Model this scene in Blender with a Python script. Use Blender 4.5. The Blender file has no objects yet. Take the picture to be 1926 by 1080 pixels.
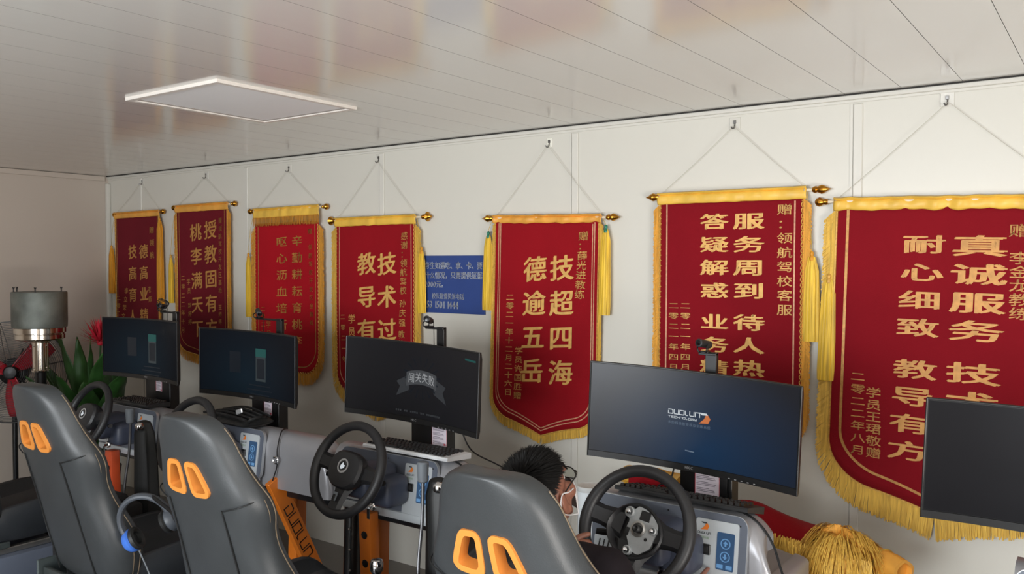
import bpy, bmesh, math, random
from mathutils import Vector, Matrix, Euler
from math import sin, cos, pi, radians as R, sqrt, atan2

random.seed(7)
SC = bpy.context.scene
COL = SC.collection

# ------------------------------------------------------------------ camera
cam_data = bpy.data.cameras.new('camera')
cam_data.sensor_width = 36.0
cam_data.lens = 1600.0 / 1926.0 * 36.0
cam_data.clip_start = 0.05
cam = bpy.data.objects.new('camera', cam_data)
COL.objects.link(cam)
cam.location = (0.0, -3.4, 1.65)
cam.rotation_euler = (R(90) - math.atan(46 / 1600), 0, R(35.8))
SC.camera = cam

# ------------------------------------------------------------------ world, lights, exposure
SC.view_settings.view_transform = 'Standard'
SC.view_settings.look = 'None'
SC.view_settings.exposure = 0.06
SC.view_settings.gamma = 1.0
SC.view_settings.use_curve_mapping = False
world = bpy.data.worlds.new('world'); SC.world = world
world.use_nodes = True
bg = world.node_tree.nodes['Background']
bg.inputs['Color'].default_value = (0.75, 0.85, 1.0, 1)
bg.inputs['Strength'].default_value = 1.0


def area_light(name, loc, rot, sx, sy, power, color):
    d = bpy.data.lights.new(name, 'AREA')
    d.shape = 'RECTANGLE'; d.size = sx; d.size_y = sy
    d.energy = power; d.color = color
    o = bpy.data.objects.new(name, d); COL.objects.link(o)
    o.location = loc; o.rotation_euler = rot
    return o


# daylight through the glazed front of the cabin (the light stands just outside the glass)
area_light('daylight_door', (2.86, -3.55, 1.10), (R(90), 0, R(90)), 2.5, 2.0, 36, (0.95, 0.98, 1.0))
area_light('daylight_window', (-1.4, -5.62, 1.25), (R(90), 0, R(2)), 2.8, 1.45, 214, (0.93, 0.97, 1.0))
# sunlit ground outside the open door throws light up to the ceiling
area_light('ground_bounce', (2.95, -3.55, 0.22), (R(125), 0, R(90)), 2.5, 0.4, 172, (1.0, 0.94, 0.87))

# ------------------------------------------------------------------ materials


def srgb(r, g, b):
    def f(c):
        c /= 255.0
        return c / 12.92 if c <= 0.04045 else ((c + 0.055) / 1.055) ** 2.4
    return (f(r), f(g), f(b))


MATS = {}


def mat(name, rgb, rough=0.5, metal=0.0, var=0.06, scale=8.0, bump=0.0, bscale=60.0, emit=0.0,
        stretch=(1, 1, 1), spec=0.5, coat=0.0, sheen=0.0, alpha=1.0, trans=0.0):
    m = bpy.data.materials.new(name); m.use_nodes = True
    nt = m.node_tree; n = nt.nodes; p = n['Principled BSDF']
    c = srgb(*rgb)
    tc = n.new('ShaderNodeTexCoord'); mp = n.new('ShaderNodeMapping')
    mp.inputs['Scale'].default_value = stretch
    nt.links.new(tc.outputs['Object'], mp.inputs['Vector'])
    no = n.new('ShaderNodeTexNoise'); no.inputs['Scale'].default_value = scale
    no.inputs['Detail'].default_value = 3.0
    nt.links.new(mp.outputs['Vector'], no.inputs['Vector'])
    rp = n.new('ShaderNodeValToRGB')
    rp.color_ramp.elements[0].position = 0.3; rp.color_ramp.elements[1].position = 0.7
    rp.color_ramp.elements[0].color = tuple(max(0, x * (1 - var)) for x in c) + (1,)
    rp.color_ramp.elements[1].color = tuple(min(1, x * (1 + var)) for x in c) + (1,)
    nt.links.new(no.outputs['Fac'], rp.inputs['Fac'])
    nt.links.new(rp.outputs['Color'], p.inputs['Base Color'])
    p.inputs['Roughness'].default_value = rough
    p.inputs['Metallic'].default_value = metal
    p.inputs['Specular IOR Level'].default_value = spec
    if coat:
        p.inputs['Coat Weight'].default_value = coat
        p.inputs['Coat Roughness'].default_value = 0.15
    if sheen:
        p.inputs['Sheen Weight'].default_value = sheen
    if alpha < 1:
        p.inputs['Alpha'].default_value = alpha
    if trans:
        p.inputs['Transmission Weight'].default_value = trans
    if emit:      # lit picture of a display: it glows, its own surface is dark
        nt.links.new(rp.outputs['Color'], p.inputs['Emission Color'])
        p.inputs['Emission Strength'].default_value = emit
        nt.links.remove(p.inputs['Base Color'].links[0])
        p.inputs['Base Color'].default_value = (.006, .006, .008, 1)
    if bump:
        nb = n.new('ShaderNodeTexNoise'); nb.inputs['Scale'].default_value = bscale
        nb.inputs['Detail'].default_value = 2.0
        nt.links.new(mp.outputs['Vector'], nb.inputs['Vector'])
        bp = n.new('ShaderNodeBump'); bp.inputs['Strength'].default_value = bump
        bp.inputs['Distance'].default_value = 0.003
        nt.links.new(nb.outputs['Fac'], bp.inputs['Height'])
        nt.links.new(bp.outputs['Normal'], p.inputs['Normal'])
    MATS[name] = m
    return m


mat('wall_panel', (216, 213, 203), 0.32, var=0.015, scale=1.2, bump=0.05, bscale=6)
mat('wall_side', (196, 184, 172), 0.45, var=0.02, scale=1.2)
mat('ceiling_pvc', (221, 218, 212), 0.13, var=0.012, scale=1.5, bump=0.10, bscale=14, stretch=(1, .15, 1), spec=0.8)
mat('groove', (95, 92, 88), 0.7)
mat('trim_white', (217, 214, 205), 0.35, var=0.01)
mat('dark_gap', (40, 38, 36), 0.8)
mat('floor_tile', (108, 103, 98), 0.4, var=0.12, scale=2.5)
mat('glass', (235, 242, 242), 0.05, var=0.0, alpha=0.07)
mat('alu', (205, 207, 208), 0.35, 0.6, var=0.03)
mat('light_frame', (235, 228, 220), 0.4, var=0.01)
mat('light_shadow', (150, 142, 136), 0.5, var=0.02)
mat('light_diffuser', (250, 250, 250), 0.5, var=0.01)
# banners
mat('velvet_maroon', (108, 15, 30), 0.8, spec=0.15, var=0.10, scale=3, bump=0.25, bscale=220, sheen=0.05)
mat('velvet_crimson', (144, 11, 24), 0.8, spec=0.15, var=0.08, scale=3, bump=0.25, bscale=220, sheen=0.05)
mat('velvet_wine', (128, 10, 24), 0.8, spec=0.15, var=0.08, scale=3, bump=0.25, bscale=220, sheen=0.05)
mat('velvet_scarlet', (168, 12, 28), 0.8, spec=0.15, var=0.08, scale=3, bump=0.25, bscale=220, sheen=0.05)
mat('satin_yellow', (234, 188, 76), 0.42, var=0.16, scale=9, bump=0.4, bscale=18, stretch=(1, 1, .3))
mat('satin_orange', (232, 166, 70), 0.45, var=0.16, scale=9, bump=0.4, bscale=18, stretch=(1, 1, .3))
mat('fringe_yellow', (236, 186, 82), 0.6, var=0.30, scale=160, stretch=(1, 1, .06))
mat('fringe_orange', (234, 166, 66), 0.6, var=0.30, scale=160, stretch=(1, 1, .06))
mat('tassel_yellow', (228, 182, 50), 0.55, var=0.35, scale=150, stretch=(1, 1, .04))
mat('tassel_orange', (214, 146, 34), 0.55, var=0.30, scale=150, stretch=(1, 1, .04))
mat('bead_green', (40, 120, 96), 0.4)
mat('braid_gold', (206, 158, 74), 0.45, 0.15, var=0.25, scale=120)
mat('ribbon_rose', (206, 150, 116), 0.5, 0.1, var=0.2, scale=90)
mat('ribbon_gold', (178, 126, 62), 0.45, 0.25, var=0.2, scale=90)
mat('ink_gold', (226, 176, 98), 0.5, 0.15, var=0.12, scale=40)
mat('ink_gold_dull', (196, 140, 70), 0.5, 0.15, var=0.15, scale=40)
mat('ink_foil', (196, 138, 64), 0.35, 0.35, var=0.4, scale=22)
mat('gold_metal', (198, 140, 52), 0.2, 1.0, var=0.12, scale=20)
mat('rod_white', (228, 214, 190), 0.4, var=0.03)
mat('cord_grey', (190, 185, 172), 0.7)
mat('cord_gold', (196, 164, 76), 0.7)
mat('hook_metal', (120, 118, 116), 0.3, 0.9)
mat('hook_clear', (214, 211, 202), 0.2, var=0.01)
mat('hook_white', (240, 238, 226), 0.3, var=0.01)
mat('sign_blue', (46, 70, 132), 0.4, var=0.04)
mat('sign_letter', (226, 230, 236), 0.5, var=0.02)
# electronics
mat('plastic_black', (22, 22, 23), 0.4, var=0.1, scale=30)
mat('plastic_matte', (34, 34, 35), 0.55, var=0.1, scale=60, bump=0.1, bscale=300)
mat('cable_black', (14, 14, 15), 0.5)
mat('lens_glass', (8, 8, 12), 0.08)
mat('silver_dot', (196, 198, 200), 0.3, 0.6)
mat('note_paper', (224, 214, 224), 0.7, var=0.02)
mat('note_ink', (112, 102, 116), 0.8)
mat('note_red', (186, 54, 72), 0.7)
for nm_, c_ in (('scr_white', (196, 202, 206)), ('scr_orange', (190, 108, 58)), ('scr_text', (92, 106, 122)), ('scr_ribbon', (62, 64, 66)), ('scr_ribbon_dark', (46, 48, 50)), ('scr_letters', (140, 142, 144)),
                ('scr_teal', (18, 70, 66)), ('scr_card', (44, 52, 54)), ('scr_dim', (13, 20, 26)), ('scr_blue', (46, 72, 102)), ('scr_blue_icon', (92, 134, 176))):
    mat(nm_, c_, 0.3, var=0.02, emit=1.0, spec=0.2)
# simulator
mat('shell_silver', (160, 160, 164), 0.36, 0.35, var=0.03, scale=3)
mat('dash_grey', (92, 98, 110), 0.42, 0.1, var=0.04, scale=12)
mat('dash_edge', (172, 176, 180), 0.35, 0.5)
mat('column_blue', (64, 69, 84), 0.42, var=0.05)
mat('panel_silver', (190, 196, 200), 0.38, 0.2, var=0.02)
mat('orange_paint', (214, 116, 34), 0.42, var=0.06, scale=10)
mat('orange_red_paint', (200, 78, 40), 0.45, var=0.08, scale=10)
mat('orange_plastic', (232, 148, 66), 0.45, var=0.03, scale=10)
mat('rubber_black', (30, 31, 31), 0.52, var=0.1, scale=40, bump=0.12, bscale=350)
mat('wheel_black', (36, 36, 38), 0.46, var=0.06, scale=40, bump=0.08, bscale=400)
mat('chrome', (225, 225, 225), 0.08, 1.0, var=0.02)
mat('steel', (176, 174, 170), 0.3, 0.85, var=0.08, scale=25)
mat('steel_dark', (104, 104, 106), 0.38, 0.8)
mat('cast_alloy', (168, 172, 174), 0.42, 0.45, var=0.08, scale=40, bump=0.15, bscale=120)
mat('logo_orange', (226, 122, 44), 0.5)
mat('logo_dark', (52, 62, 66), 0.5)
mat('logo_green', (110, 150, 96), 0.5)
mat('knob_grey', (104, 110, 116), 0.45)
mat('leather', (60, 63, 65), 0.40, var=0.10, scale=7, bump=0.10, bscale=260)
mat('leather_side', (50, 53, 57), 0.34, var=0.10, scale=7, bump=0.10, bscale=260)
mat('piping_tan', (120, 104, 84), 0.6)
mat('seam_black', (20, 21, 22), 0.6)
mat('platform_grey', (108, 116, 132), 0.5, var=0.05)
mat('bracket_grey', (74, 82, 82), 0.4, 0.4, var=0.08)
mat('key_black', (36, 37, 39), 0.5)
mat('key_white', (222, 224, 226), 0.4)
mat('tube_black', (24, 25, 27), 0.32, var=0.05)
# others
mat('heater_steel', (214, 206, 194), 0.16, 1.0, var=0.05)
mat('heater_mesh', (112, 116, 110), 0.45, 0.6, var=0.35, scale=9, bump=0.5, bscale=420)
mat('fan_red', (170, 26, 42), 0.4, var=0.08)
mat('fan_wire', (42, 40, 38), 0.4, 0.4)
mat('leaf_green', (44, 84, 34), 0.5, var=0.45, scale=7)
mat('stem_green', (46, 70, 36), 0.6)
mat('petal_red', (190, 32, 52), 0.55, var=0.2, scale=40)
mat('box_grey', (150, 148, 146), 0.6)
mat('pot_dark', (58, 48, 42), 0.6)
mat('bucket_white', (226, 232, 234), 0.35, var=0.03)
mat('bucket_lid', (206, 208, 206), 0.4, var=0.1, scale=30)
mat('headset_grey', (78, 83, 90), 0.4)
mat('headset_blue', (70, 120, 214), 0.3)
# person
mat('skin', (146, 96, 77), 0.5, var=0.08, scale=30, bump=0.1, bscale=200)
mat('hair', (15, 13, 12), 0.55, var=0.3, scale=200, spec=0.25)
mat('jacket', (34, 29, 33), 0.8, spec=0.15, var=0.15, scale=14, bump=0.25, bscale=40)
mat('trousers', (38, 40, 48), 0.75, var=0.1)
mat('shoe', (28, 27, 26), 0.5)
mat('mask_white', (232, 232, 234), 0.7, var=0.02)
mat('frame_black', (26, 24, 23), 0.3)
mat('eye_white', (220, 216, 210), 0.3)
mat('spectacle_lens', (235, 238, 230), 0.05, var=0.0, trans=1.0)


def screen_mat(name, edge, core, cx, cz, rad, strength, spec):
    """glossy dark LCD: a lit picture (radial blue) under a faint surface reflection"""
    m = bpy.data.materials.new(name); m.use_nodes = True
    nt = m.node_tree; n = nt.nodes; p = n['Principled BSDF']
    tc = n.new('ShaderNodeTexCoord'); mp = n.new('ShaderNodeMapping')
    mp.inputs['Location'].default_value = (-cx / rad, 0, -cz / (rad * .7))
    mp.inputs['Scale'].default_value = (1 / rad, 0.0, 1 / (rad * .7))
    nt.links.new(tc.outputs['Object'], mp.inputs['Vector'])
    g = n.new('ShaderNodeTexGradient'); g.gradient_type = 'SPHERICAL'
    nt.links.new(mp.outputs['Vector'], g.inputs['Vector'])
    rp = n.new('ShaderNodeValToRGB')
    rp.color_ramp.elements[0].color = srgb(*edge) + (1,)
    rp.color_ramp.elements[1].color = srgb(*core) + (1,)
    nt.links.new(g.outputs['Fac'], rp.inputs['Fac'])
    nt.links.new(rp.outputs['Color'], p.inputs['Emission Color'])
    p.inputs['Emission Strength'].default_value = strength
    p.inputs['Base Color'].default_value = (0.006, 0.006, 0.008, 1)
    p.inputs['Roughness'].default_value = 0.30
    p.inputs['Specular IOR Level'].default_value = spec
    MATS[name] = m


screen_mat('screen_blue', (14, 16, 22), (11, 42, 70), 0.05, -0.09, 0.42, 1.0, 0.32)
screen_mat('screen_black', (9, 9, 10), (14, 14, 15), 0.0, 0.0, 0.3, 1.0, 0.32)
screen_mat('screen_teal', (5, 8, 12), (9, 24, 32), -0.05, -0.06, 0.4, 1.0, 0.03)
screen_mat('screen_off', (8, 8, 8), (10, 10, 10), 0.0, 0.0, 0.3, 1.0, 0.16)

# ------------------------------------------------------------------ mesh builder


class MB:
    def __init__(s):
        s.v = []; s.f = []; s.m = []

    def add(s, vs, fs, mi=0, M=None):
        b = len(s.v)
        if M is None:
            s.v += [tuple(x) for x in vs]
        else:
            s.v += [tuple(M @ Vector(x)) for x in vs]
        for f in fs:
            s.f.append(tuple(i + b for i in f)); s.m.append(mi)
        return s

    def box(s, c, d, bev=0.0, seg=2, mi=0, M=None):
        if bev <= 0:
            hx, hy, hz = d[0] / 2, d[1] / 2, d[2] / 2
            vs = [(c[0] + a * hx, c[1] + b * hy, c[2] + e * hz) for a in (-1, 1) for b in (-1, 1) for e in (-1, 1)]
            fs = [(0, 1, 3, 2), (4, 6, 7, 5), (0, 4, 5, 1), (2, 3, 7, 6), (0, 2, 6, 4), (1, 5, 7, 3)]
            return s.add(vs, fs, mi, M)
        bm = bmesh.new()
        bmesh.ops.create_cube(bm, size=1.0)
        for v in bm.verts:
            v.co = Vector((v.co.x * d[0], v.co.y * d[1], v.co.z * d[2]))
        bmesh.ops.bevel(bm, geom=bm.edges[:], offset=min(bev, min(d) * .49), segments=seg, profile=0.5, affect='EDGES')
        bm.verts.index_update()
        vs = [(v.co.x + c[0], v.co.y + c[1], v.co.z + c[2]) for v in bm.verts]
        fs = [tuple(v.index for v in f.verts) for f in bm.faces]
        bm.free()
        return s.add(vs, fs, mi, M)

    def tube(s, pts, r, n=8, mi=0, closed=False, cap=True, flat=1.0, M=None):
        P = [Vector(p) for p in pts]; N = len(P)
        rr = r if isinstance(r, (list, tuple)) else [r] * N
        T = []
        for i in range(N):
            a = P[(i - 1) % N] if (closed or i > 0) else P[i]
            b = P[(i + 1) % N] if (closed or i < N - 1) else P[i]
            t = (b - a); T.append(t.normalized() if t.length > 1e-9 else Vector((0, 0, 1)))
        up = Vector((0, 0, 1)) if abs(T[0].z) < 0.9 else Vector((0, 1, 0))
        nrm = (up - T[0] * up.dot(T[0])).normalized()
        vs = []
        for i in range(N):
            nrm = nrm - T[i] * nrm.dot(T[i])
            nrm = nrm.normalized() if nrm.length > 1e-6 else T[i].orthogonal().normalized()
            bi = T[i].cross(nrm)
            for k in range(n):
                a = 2 * pi * k / n
                vs.append(P[i] + nrm * (cos(a) * rr[i] * flat) + bi * (sin(a) * rr[i]))
        fs = []
        for i in range(N if closed else N - 1):
            j = (i + 1) % N
            for k in range(n):
                l = (k + 1) % n
                fs.append((i * n + k, j * n + k, j * n + l, i * n + l))
        if cap and not closed:
            fs.append(tuple(range(n))); fs.append(tuple((N - 1) * n + k for k in range(n - 1, -1, -1)))
        return s.add(vs, fs, mi, M)

    def lathe(s, prof, n=24, mi=0, M=None, fold=0, amp=0.0):
        vs = []; fs = []
        for (r, z) in prof:
            for k in range(n):
                a = 2 * pi * k / n
                q = r * (1 + amp * sin(fold * a)) if fold else r
                vs.append((q * cos(a), q * sin(a), z))
        for i in range(len(prof) - 1):
            for k in range(n):
                l = (k + 1) % n
                fs.append((i * n + k, i * n + l, (i + 1) * n + l, (i + 1) * n + k))
        fs.append(tuple(range(n - 1, -1, -1))); b = (len(prof) - 1) * n
        fs.append(tuple(b + k for k in range(n)))
        return s.add(vs, fs, mi, M)

    def prism(s, poly, z0, z1, mi=0, M=None):
        n = len(poly)
        vs = [(x, y, z0) for x, y in poly] + [(x, y, z1) for x, y in poly]
        fs = [tuple(range(n - 1, -1, -1)), tuple(range(n, 2 * n))]
        fs += [(i, (i + 1) % n, (i + 1) % n + n, i + n) for i in range(n)]
        return s.add(vs, fs, mi, M)

    def ring(s, outer, inner, z0, z1, zi=None, mi=0, M=None):
        """frame between two outlines of equal length"""
        n = len(outer); zi = z0 if zi is None else zi
        vs = [(x, y, z0) for x, y in outer] + [(x, y, z1) for x, y in outer] + \
             [(x, y, z1) for x, y in inner] + [(x, y, zi) for x, y in inner]
        fs = []
        for i in range(n):
            j = (i + 1) % n
            fs += [(i, j, n + j, n + i), (n + i, n + j, 2 * n + j, 2 * n + i), (2 * n + i, 2 * n + j, 3 * n + j, 3 * n + i)]
        return s.add(vs, fs, mi, M)

    def loft(s, rings, mi=0, M=None, cap=True):
        n = len(rings[0]); vs = [p for r in rings for p in r]; fs = []
        for i in range(len(rings) - 1):
            for k in range(n):
                l = (k + 1) % n
                fs.append((i * n + k, i * n + l, (i + 1) * n + l, (i + 1) * n + k))
        if cap:
            fs.append(tuple(range(n - 1, -1, -1))); b = (len(rings) - 1) * n
            fs.append(tuple(b + k for k in range(n)))
        return s.add(vs, fs, mi, M)

    def grid(s, fn, nu, nv, mi=0, M=None):
        vs = [fn(i / nu, j / nv) for j in range(nv + 1) for i in range(nu + 1)]
        fs = [(j * (nu + 1) + i, j * (nu + 1) + i + 1, (j + 1) * (nu + 1) + i + 1, (j + 1) * (nu + 1) + i)
              for j in range(nv) for i in range(nu)]
        return s.add(vs, fs, mi, M)

    def ball(s, c, r, n=16, mi=0, M=None):
        rx, ry, rz = r if isinstance(r, (tuple, list)) else (r, r, r)
        h = max(6, n // 2)
        prof = [(max(1e-4, sin(pi * i / h)), -cos(pi * i / h)) for i in range(h + 1)]
        T = Matrix.Translation(c) @ Matrix.Diagonal((rx, ry, rz, 1))
        return s.lathe(prof, n, mi, (M @ T) if M is not None else T)

    def mesh(s, name, mats, angle=35):
        me = bpy.data.meshes.new(name)
        me.from_pydata(s.v, [], s.f)
        for m in mats:
            me.materials.append(MATS[m])
        if len(mats) > 1:
            me.polygons.foreach_set('material_index', s.m)
        me.polygons.foreach_set('use_smooth', [True] * len(s.f))
        bm = bmesh.new(); bm.from_mesh(me)
        bmesh.ops.recalc_face_normals(bm, faces=bm.faces[:])
        bm.to_mesh(me); bm.free()
        me.set_sharp_from_angle(angle=R(angle))
        me.update()
        return me

    def build(s, name, mats, parent=None, angle=35, solid=0.0, sub=0):
        if isinstance(mats, str):
            mats = [mats]
        o = bpy.data.objects.new(name, s.mesh(name, mats, angle))
        COL.objects.link(o)
        if parent is not None:
            o.parent = parent
        if solid:
            md = o.modifiers.new('thick', 'SOLIDIFY'); md.thickness = solid; md.offset = 0
        if sub:
            md = o.modifiers.new('sub', 'SUBSURF'); md.levels = sub; md.render_levels = sub
        return o


def tag(o, label, cat, group=None):
    o['label'] = label; o['category'] = cat
    if group:
        o['group'] = group
    return o


def thing(name, label, cat, loc=(0, 0, 0), rot=(0, 0, 0), group=None):
    o = bpy.data.objects.new(name, None); o.empty_display_size = 0.1
    COL.objects.link(o); o.location = loc; o.rotation_euler = rot
    return tag(o, label, cat, group)


def structure(o):
    o['kind'] = 'structure'
    return o


def copy_tree(root, loc, label, rot=None, skip=()):
    r = root.copy(); COL.objects.link(r); r.location = loc; r['label'] = label
    if rot is not None:
        r.rotation_euler = rot
    for ch in [c for c in root.children if c.get('_k', '') not in skip]:
        c = ch.copy(); COL.objects.link(c); c.parent = r
        for g in ch.children:
            d = g.copy(); COL.objects.link(d); d.parent = c
    return r


def frame_mat(o, x, y, z):
    x, y, z = Vector(x), Vector(y), Vector(z)
    return Matrix(((x.x, y.x, z.x, o[0]), (x.y, y.y, z.y, o[1]), (x.z, y.z, z.z, o[2]), (0, 0, 0, 1)))


def aim(a, b):
    """matrix with origin a and z axis towards b"""
    d = (Vector(b) - Vector(a)).normalized()
    return Matrix.Translation(a) @ d.to_track_quat('Z', 'Y').to_matrix().to_4x4()


def chaikin(poly, k=2, w=0.25):
    for _ in range(k):
        q = []
        for i in range(len(poly)):
            a, b = poly[i], poly[(i + 1) % len(poly)]
            q.append((a[0] * (1 - w) + b[0] * w, a[1] * (1 - w) + b[1] * w))
            q.append((a[0] * w + b[0] * (1 - w), a[1] * w + b[1] * (1 - w)))
        poly = q
    return poly


def rrect(x0, y0, x1, y1, r, n=5):
    p = []
    for cx, cy, a0 in ((x1 - r, y0 + r, -90), (x1 - r, y1 - r, 0), (x0 + r, y1 - r, 90), (x0 + r, y0 + r, 180)):
        for i in range(n + 1):
            a = R(a0 + 90 * i / n); p.append((cx + r * cos(a), cy + r * sin(a)))
    return p


def bez(p, n=16):
    """smooth curve through points (Catmull-Rom)"""
    P = [Vector(x) for x in p]; out = []
    for i in range(len(P) - 1):
        a = P[max(0, i - 1)]; b = P[i]; c = P[i + 1]; d = P[min(len(P) - 1, i + 2)]
        for k in range(n):
            t = k / n
            out.append(0.5 * ((2 * b) + (c - a) * t + (2 * a - 5 * b + 4 * c - d) * t * t + (3 * b - a - 3 * c + d) * t ** 3))
    out.append(P[-1])
    return out


# ---- writing
GLYPH = {}


def glyph(ch, bold=0.0, res=2):
    k = (ch, bold)
    if k not in GLYPH:
        c = bpy.data.curves.new('t', 'FONT'); c.body = ch; c.offset = bold; c.resolution_u = res; c.fill_mode = 'FRONT'
        o = bpy.data.objects.new('t', c); COL.objects.link(o)
        dg = bpy.context.evaluated_depsgraph_get()
        me = bpy.data.meshes.new_from_object(o.evaluated_get(dg))
        vs = [(v.co.x, v.co.y) for v in me.vertices]; fs = [tuple(p.vertices) for p in me.polygons]
        w = max([v[0] for v in vs], default=0.3)
        bpy.data.objects.remove(o); bpy.data.curves.remove(c); bpy.data.meshes.remove(me)
        GLYPH[k] = (vs, fs, w)
    return GLYPH[k]


def put_char(mb, ch, cx, cz, w, h, bold, surf, slope=0.0, mi=0):
    if ch == ' ':
        return
    vs, fs, gw = glyph(ch, 0.0)
    for du, dv in (((0, 0),) if bold <= 0 else ((-bold, -bold * .5), (bold, bold * .5), (-bold * .4, bold * .6))):
        out = []
        for (x, y) in vs:
            u = (x - 0.5 + du) * w; v = (y - 0.38 + dv) * h
            out.append(surf(cx + u, cz + v + slope * u))
        mb.add(out, fs, mi)


def put_line(mb, text, x0, zc, size, squeeze, bold, surf, mi=0):
    """horizontal line of latin / mixed text starting at x0"""
    x = x0
    for ch in text:
        if ch == ' ':
            x += 0.32 * size * squeeze; continue
        vs, fs, gw = glyph(ch, 0.0)
        for q in ((-bold * .8, bold * .8) if bold > 0 else (0,)):
            mb.add([surf(x + (vx + q) * size * squeeze, zc + (vy - 0.36 + q * .4) * size) for vx, vy in vs], fs, mi)
        x += (1.0 if ord(ch) > 255 else gw + 0.09) * size * squeeze
    return x


STROKES = {'D': [[(0.05, 1), (0.75, 1), (1, .78), (1, 0), (0, 0), (0, .62)]],
           'U': [[(0, 1), (0, .15), (.12, 0), (1, 0), (1, 1)]],
           'O': [[(0, 0), (0, 1), (1, 1), (1, 0), (-.09, 0)]],
           'L': [[(0, 1), (0, .2), (.2, 0), (.5, 0)]],
           'N': [[(0, 0), (0, 1), (.85, 1), (1, .85), (1, 0)]],
           'T': [[(0, 1), (1, 1)], [(.5, 1), (.5, 0)]], 'E': [[(1, 1), (0, 1), (0, 0), (1, 0)], [(0, .5), (.8, .5)]],
           'C': [[(1, 1), (0, 1), (0, 0), (1, 0)]], 'H': [[(0, 1), (0, 0)], [(1, 1), (1, 0)], [(0, .5), (1, .5)]],
           'G': [[(1, 1), (0, 1), (0, 0), (1, 0), (1, .5), (.55, .5)]], 'Y': [[(0, 1), (0, .5), (1, .5)], [(1, 1), (1, 0), (.2, 0)]],
           'K': [[(0, 1), (0, 0)], [(1, 1), (0.1, .5), (1, 0)]]}


def stroke_text(mb, text, x0, z0, w, h, gap, t, surf, mi=0):
    """squared techno lettering made of flat strokes"""
    x = x0
    for ch in text:
        if ch == ' ':
            x += w; continue
        cw = w * (.72 if ch == 'L' else 1)
        for pl in STROKES[ch]:
            for i in range(len(pl) - 1):
                a = Vector((x + pl[i][0] * w, z0 + pl[i][1] * h)); b = Vector((x + pl[i + 1][0] * w, z0 + pl[i + 1][1] * h))
                d = (b - a).normalized(); n = Vector((-d.y, d.x)) * t / 2; a = a - d * t / 2; b = b + d * t / 2
                mb.add([surf(*p) for p in (a - n, b - n, b + n, a + n)], [(0, 1, 2, 3)], mi)
        x += cw + gap
    return x


def flat_poly(mb, poly, surf, mi=0):
    mb.add([surf(*p) for p in poly], [tuple(range(len(poly)))], mi)


# ------------------------------------------------------------------ the room
XL, XR, YF, ZC = -6.16, 2.6, -5.4, 2.29
b = MB(); b.box(((XL + XR) / 2, (YF) / 2, -0.05), (XR - XL + .4, -YF + .4, 0.1)); structure(b.build('floor', 'floor_tile'))
b = MB(); b.box(((XL + XR) / 2, 0.05, ZC / 2), (XR - XL + .4, 0.1, ZC + .1))
structure(b.build('wall_back', 'wall_panel'))
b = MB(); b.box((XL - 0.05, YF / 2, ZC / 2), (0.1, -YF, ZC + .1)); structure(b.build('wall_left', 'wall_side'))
b = MB()
dy0, dy1, dz0, dz1 = -4.8, -2.3, .04, 2.12
b.box((XR + .05, (YF + dy0) / 2, ZC / 2), (.1, dy0 - YF, ZC + .1)); b.box((XR + .05, dy1 / 2, ZC / 2), (.1, -dy1, ZC + .1))
b.box((XR + .05, (dy0 + dy1) / 2, (dz1 + ZC + .05) / 2), (.1, dy1 - dy0, ZC + .05 - dz1))
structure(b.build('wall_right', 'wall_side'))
for i in range(2):
    y0 = dy0 + i * 1.25; y1 = y0 + 1.25
    b = MB()
    for (c_, cz, w, h) in ((y0 + .03, (dz0 + dz1) / 2, .06, dz1 - dz0), (y1 - .03, (dz0 + dz1) / 2, .06, dz1 - dz0), ((y0 + y1) / 2, dz0 + .04, 1.13, .08), ((y0 + y1) / 2, dz1 - .03, 1.13, .06)):
        b.box((XR + .05, c_, cz), (.05, w, h), .004, 1)
    d_ = structure(b.build('door_%d' % (i + 1), 'alu'))
    b = MB(); b.box((XR + .05, (y0 + y1) / 2, (dz0 + dz1) / 2), (.006, 1.13, dz1 - dz0 - .14)); b.build('pane', 'glass', d_)
    b = MB(); b.tube([(XR + .0, y0 + (1.16 if i == 0 else .09), .95), (XR + .0, y0 + (1.16 if i == 0 else .09), 1.25)], .010, 8); b.build('door_handle', 'chrome', d_)
# ceiling: 200 mm PVC strips with V grooves between them
b = MB()
xs0 = -1.077
k0 = int((XL - xs0) / 0.2) - 1; k1 = int((XR - xs0) / 0.2) + 1
for k in range(k0, k1):
    a = max(XL, xs0 + k * 0.2); c = min(XR, xs0 + (k + 1) * 0.2)
    if c - a < 0.02:
        continue
    g = 0.0008
    b.add([(a + g, YF, ZC), (c - g, YF, ZC), (c - g, 0, ZC), (a + g, 0, ZC)], [(0, 1, 2, 3)], 0)
    b.add([(a + g, YF, ZC), (a, YF, ZC + .004), (a, 0, ZC + .004), (a + g, 0, ZC)], [(0, 1, 2, 3)], 1)
    b.add([(c - g, YF, ZC), (c, YF, ZC + .004), (c, 0, ZC + .004), (c - g, 0, ZC)], [(0, 1, 2, 3)], 1)
b.box(((XL + XR) / 2, YF / 2, ZC + .06), (XR - XL + .4, -YF + .4, .1), mi=0)
structure(b.build('ceiling', ['ceiling_pvc', 'groove']))
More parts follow.
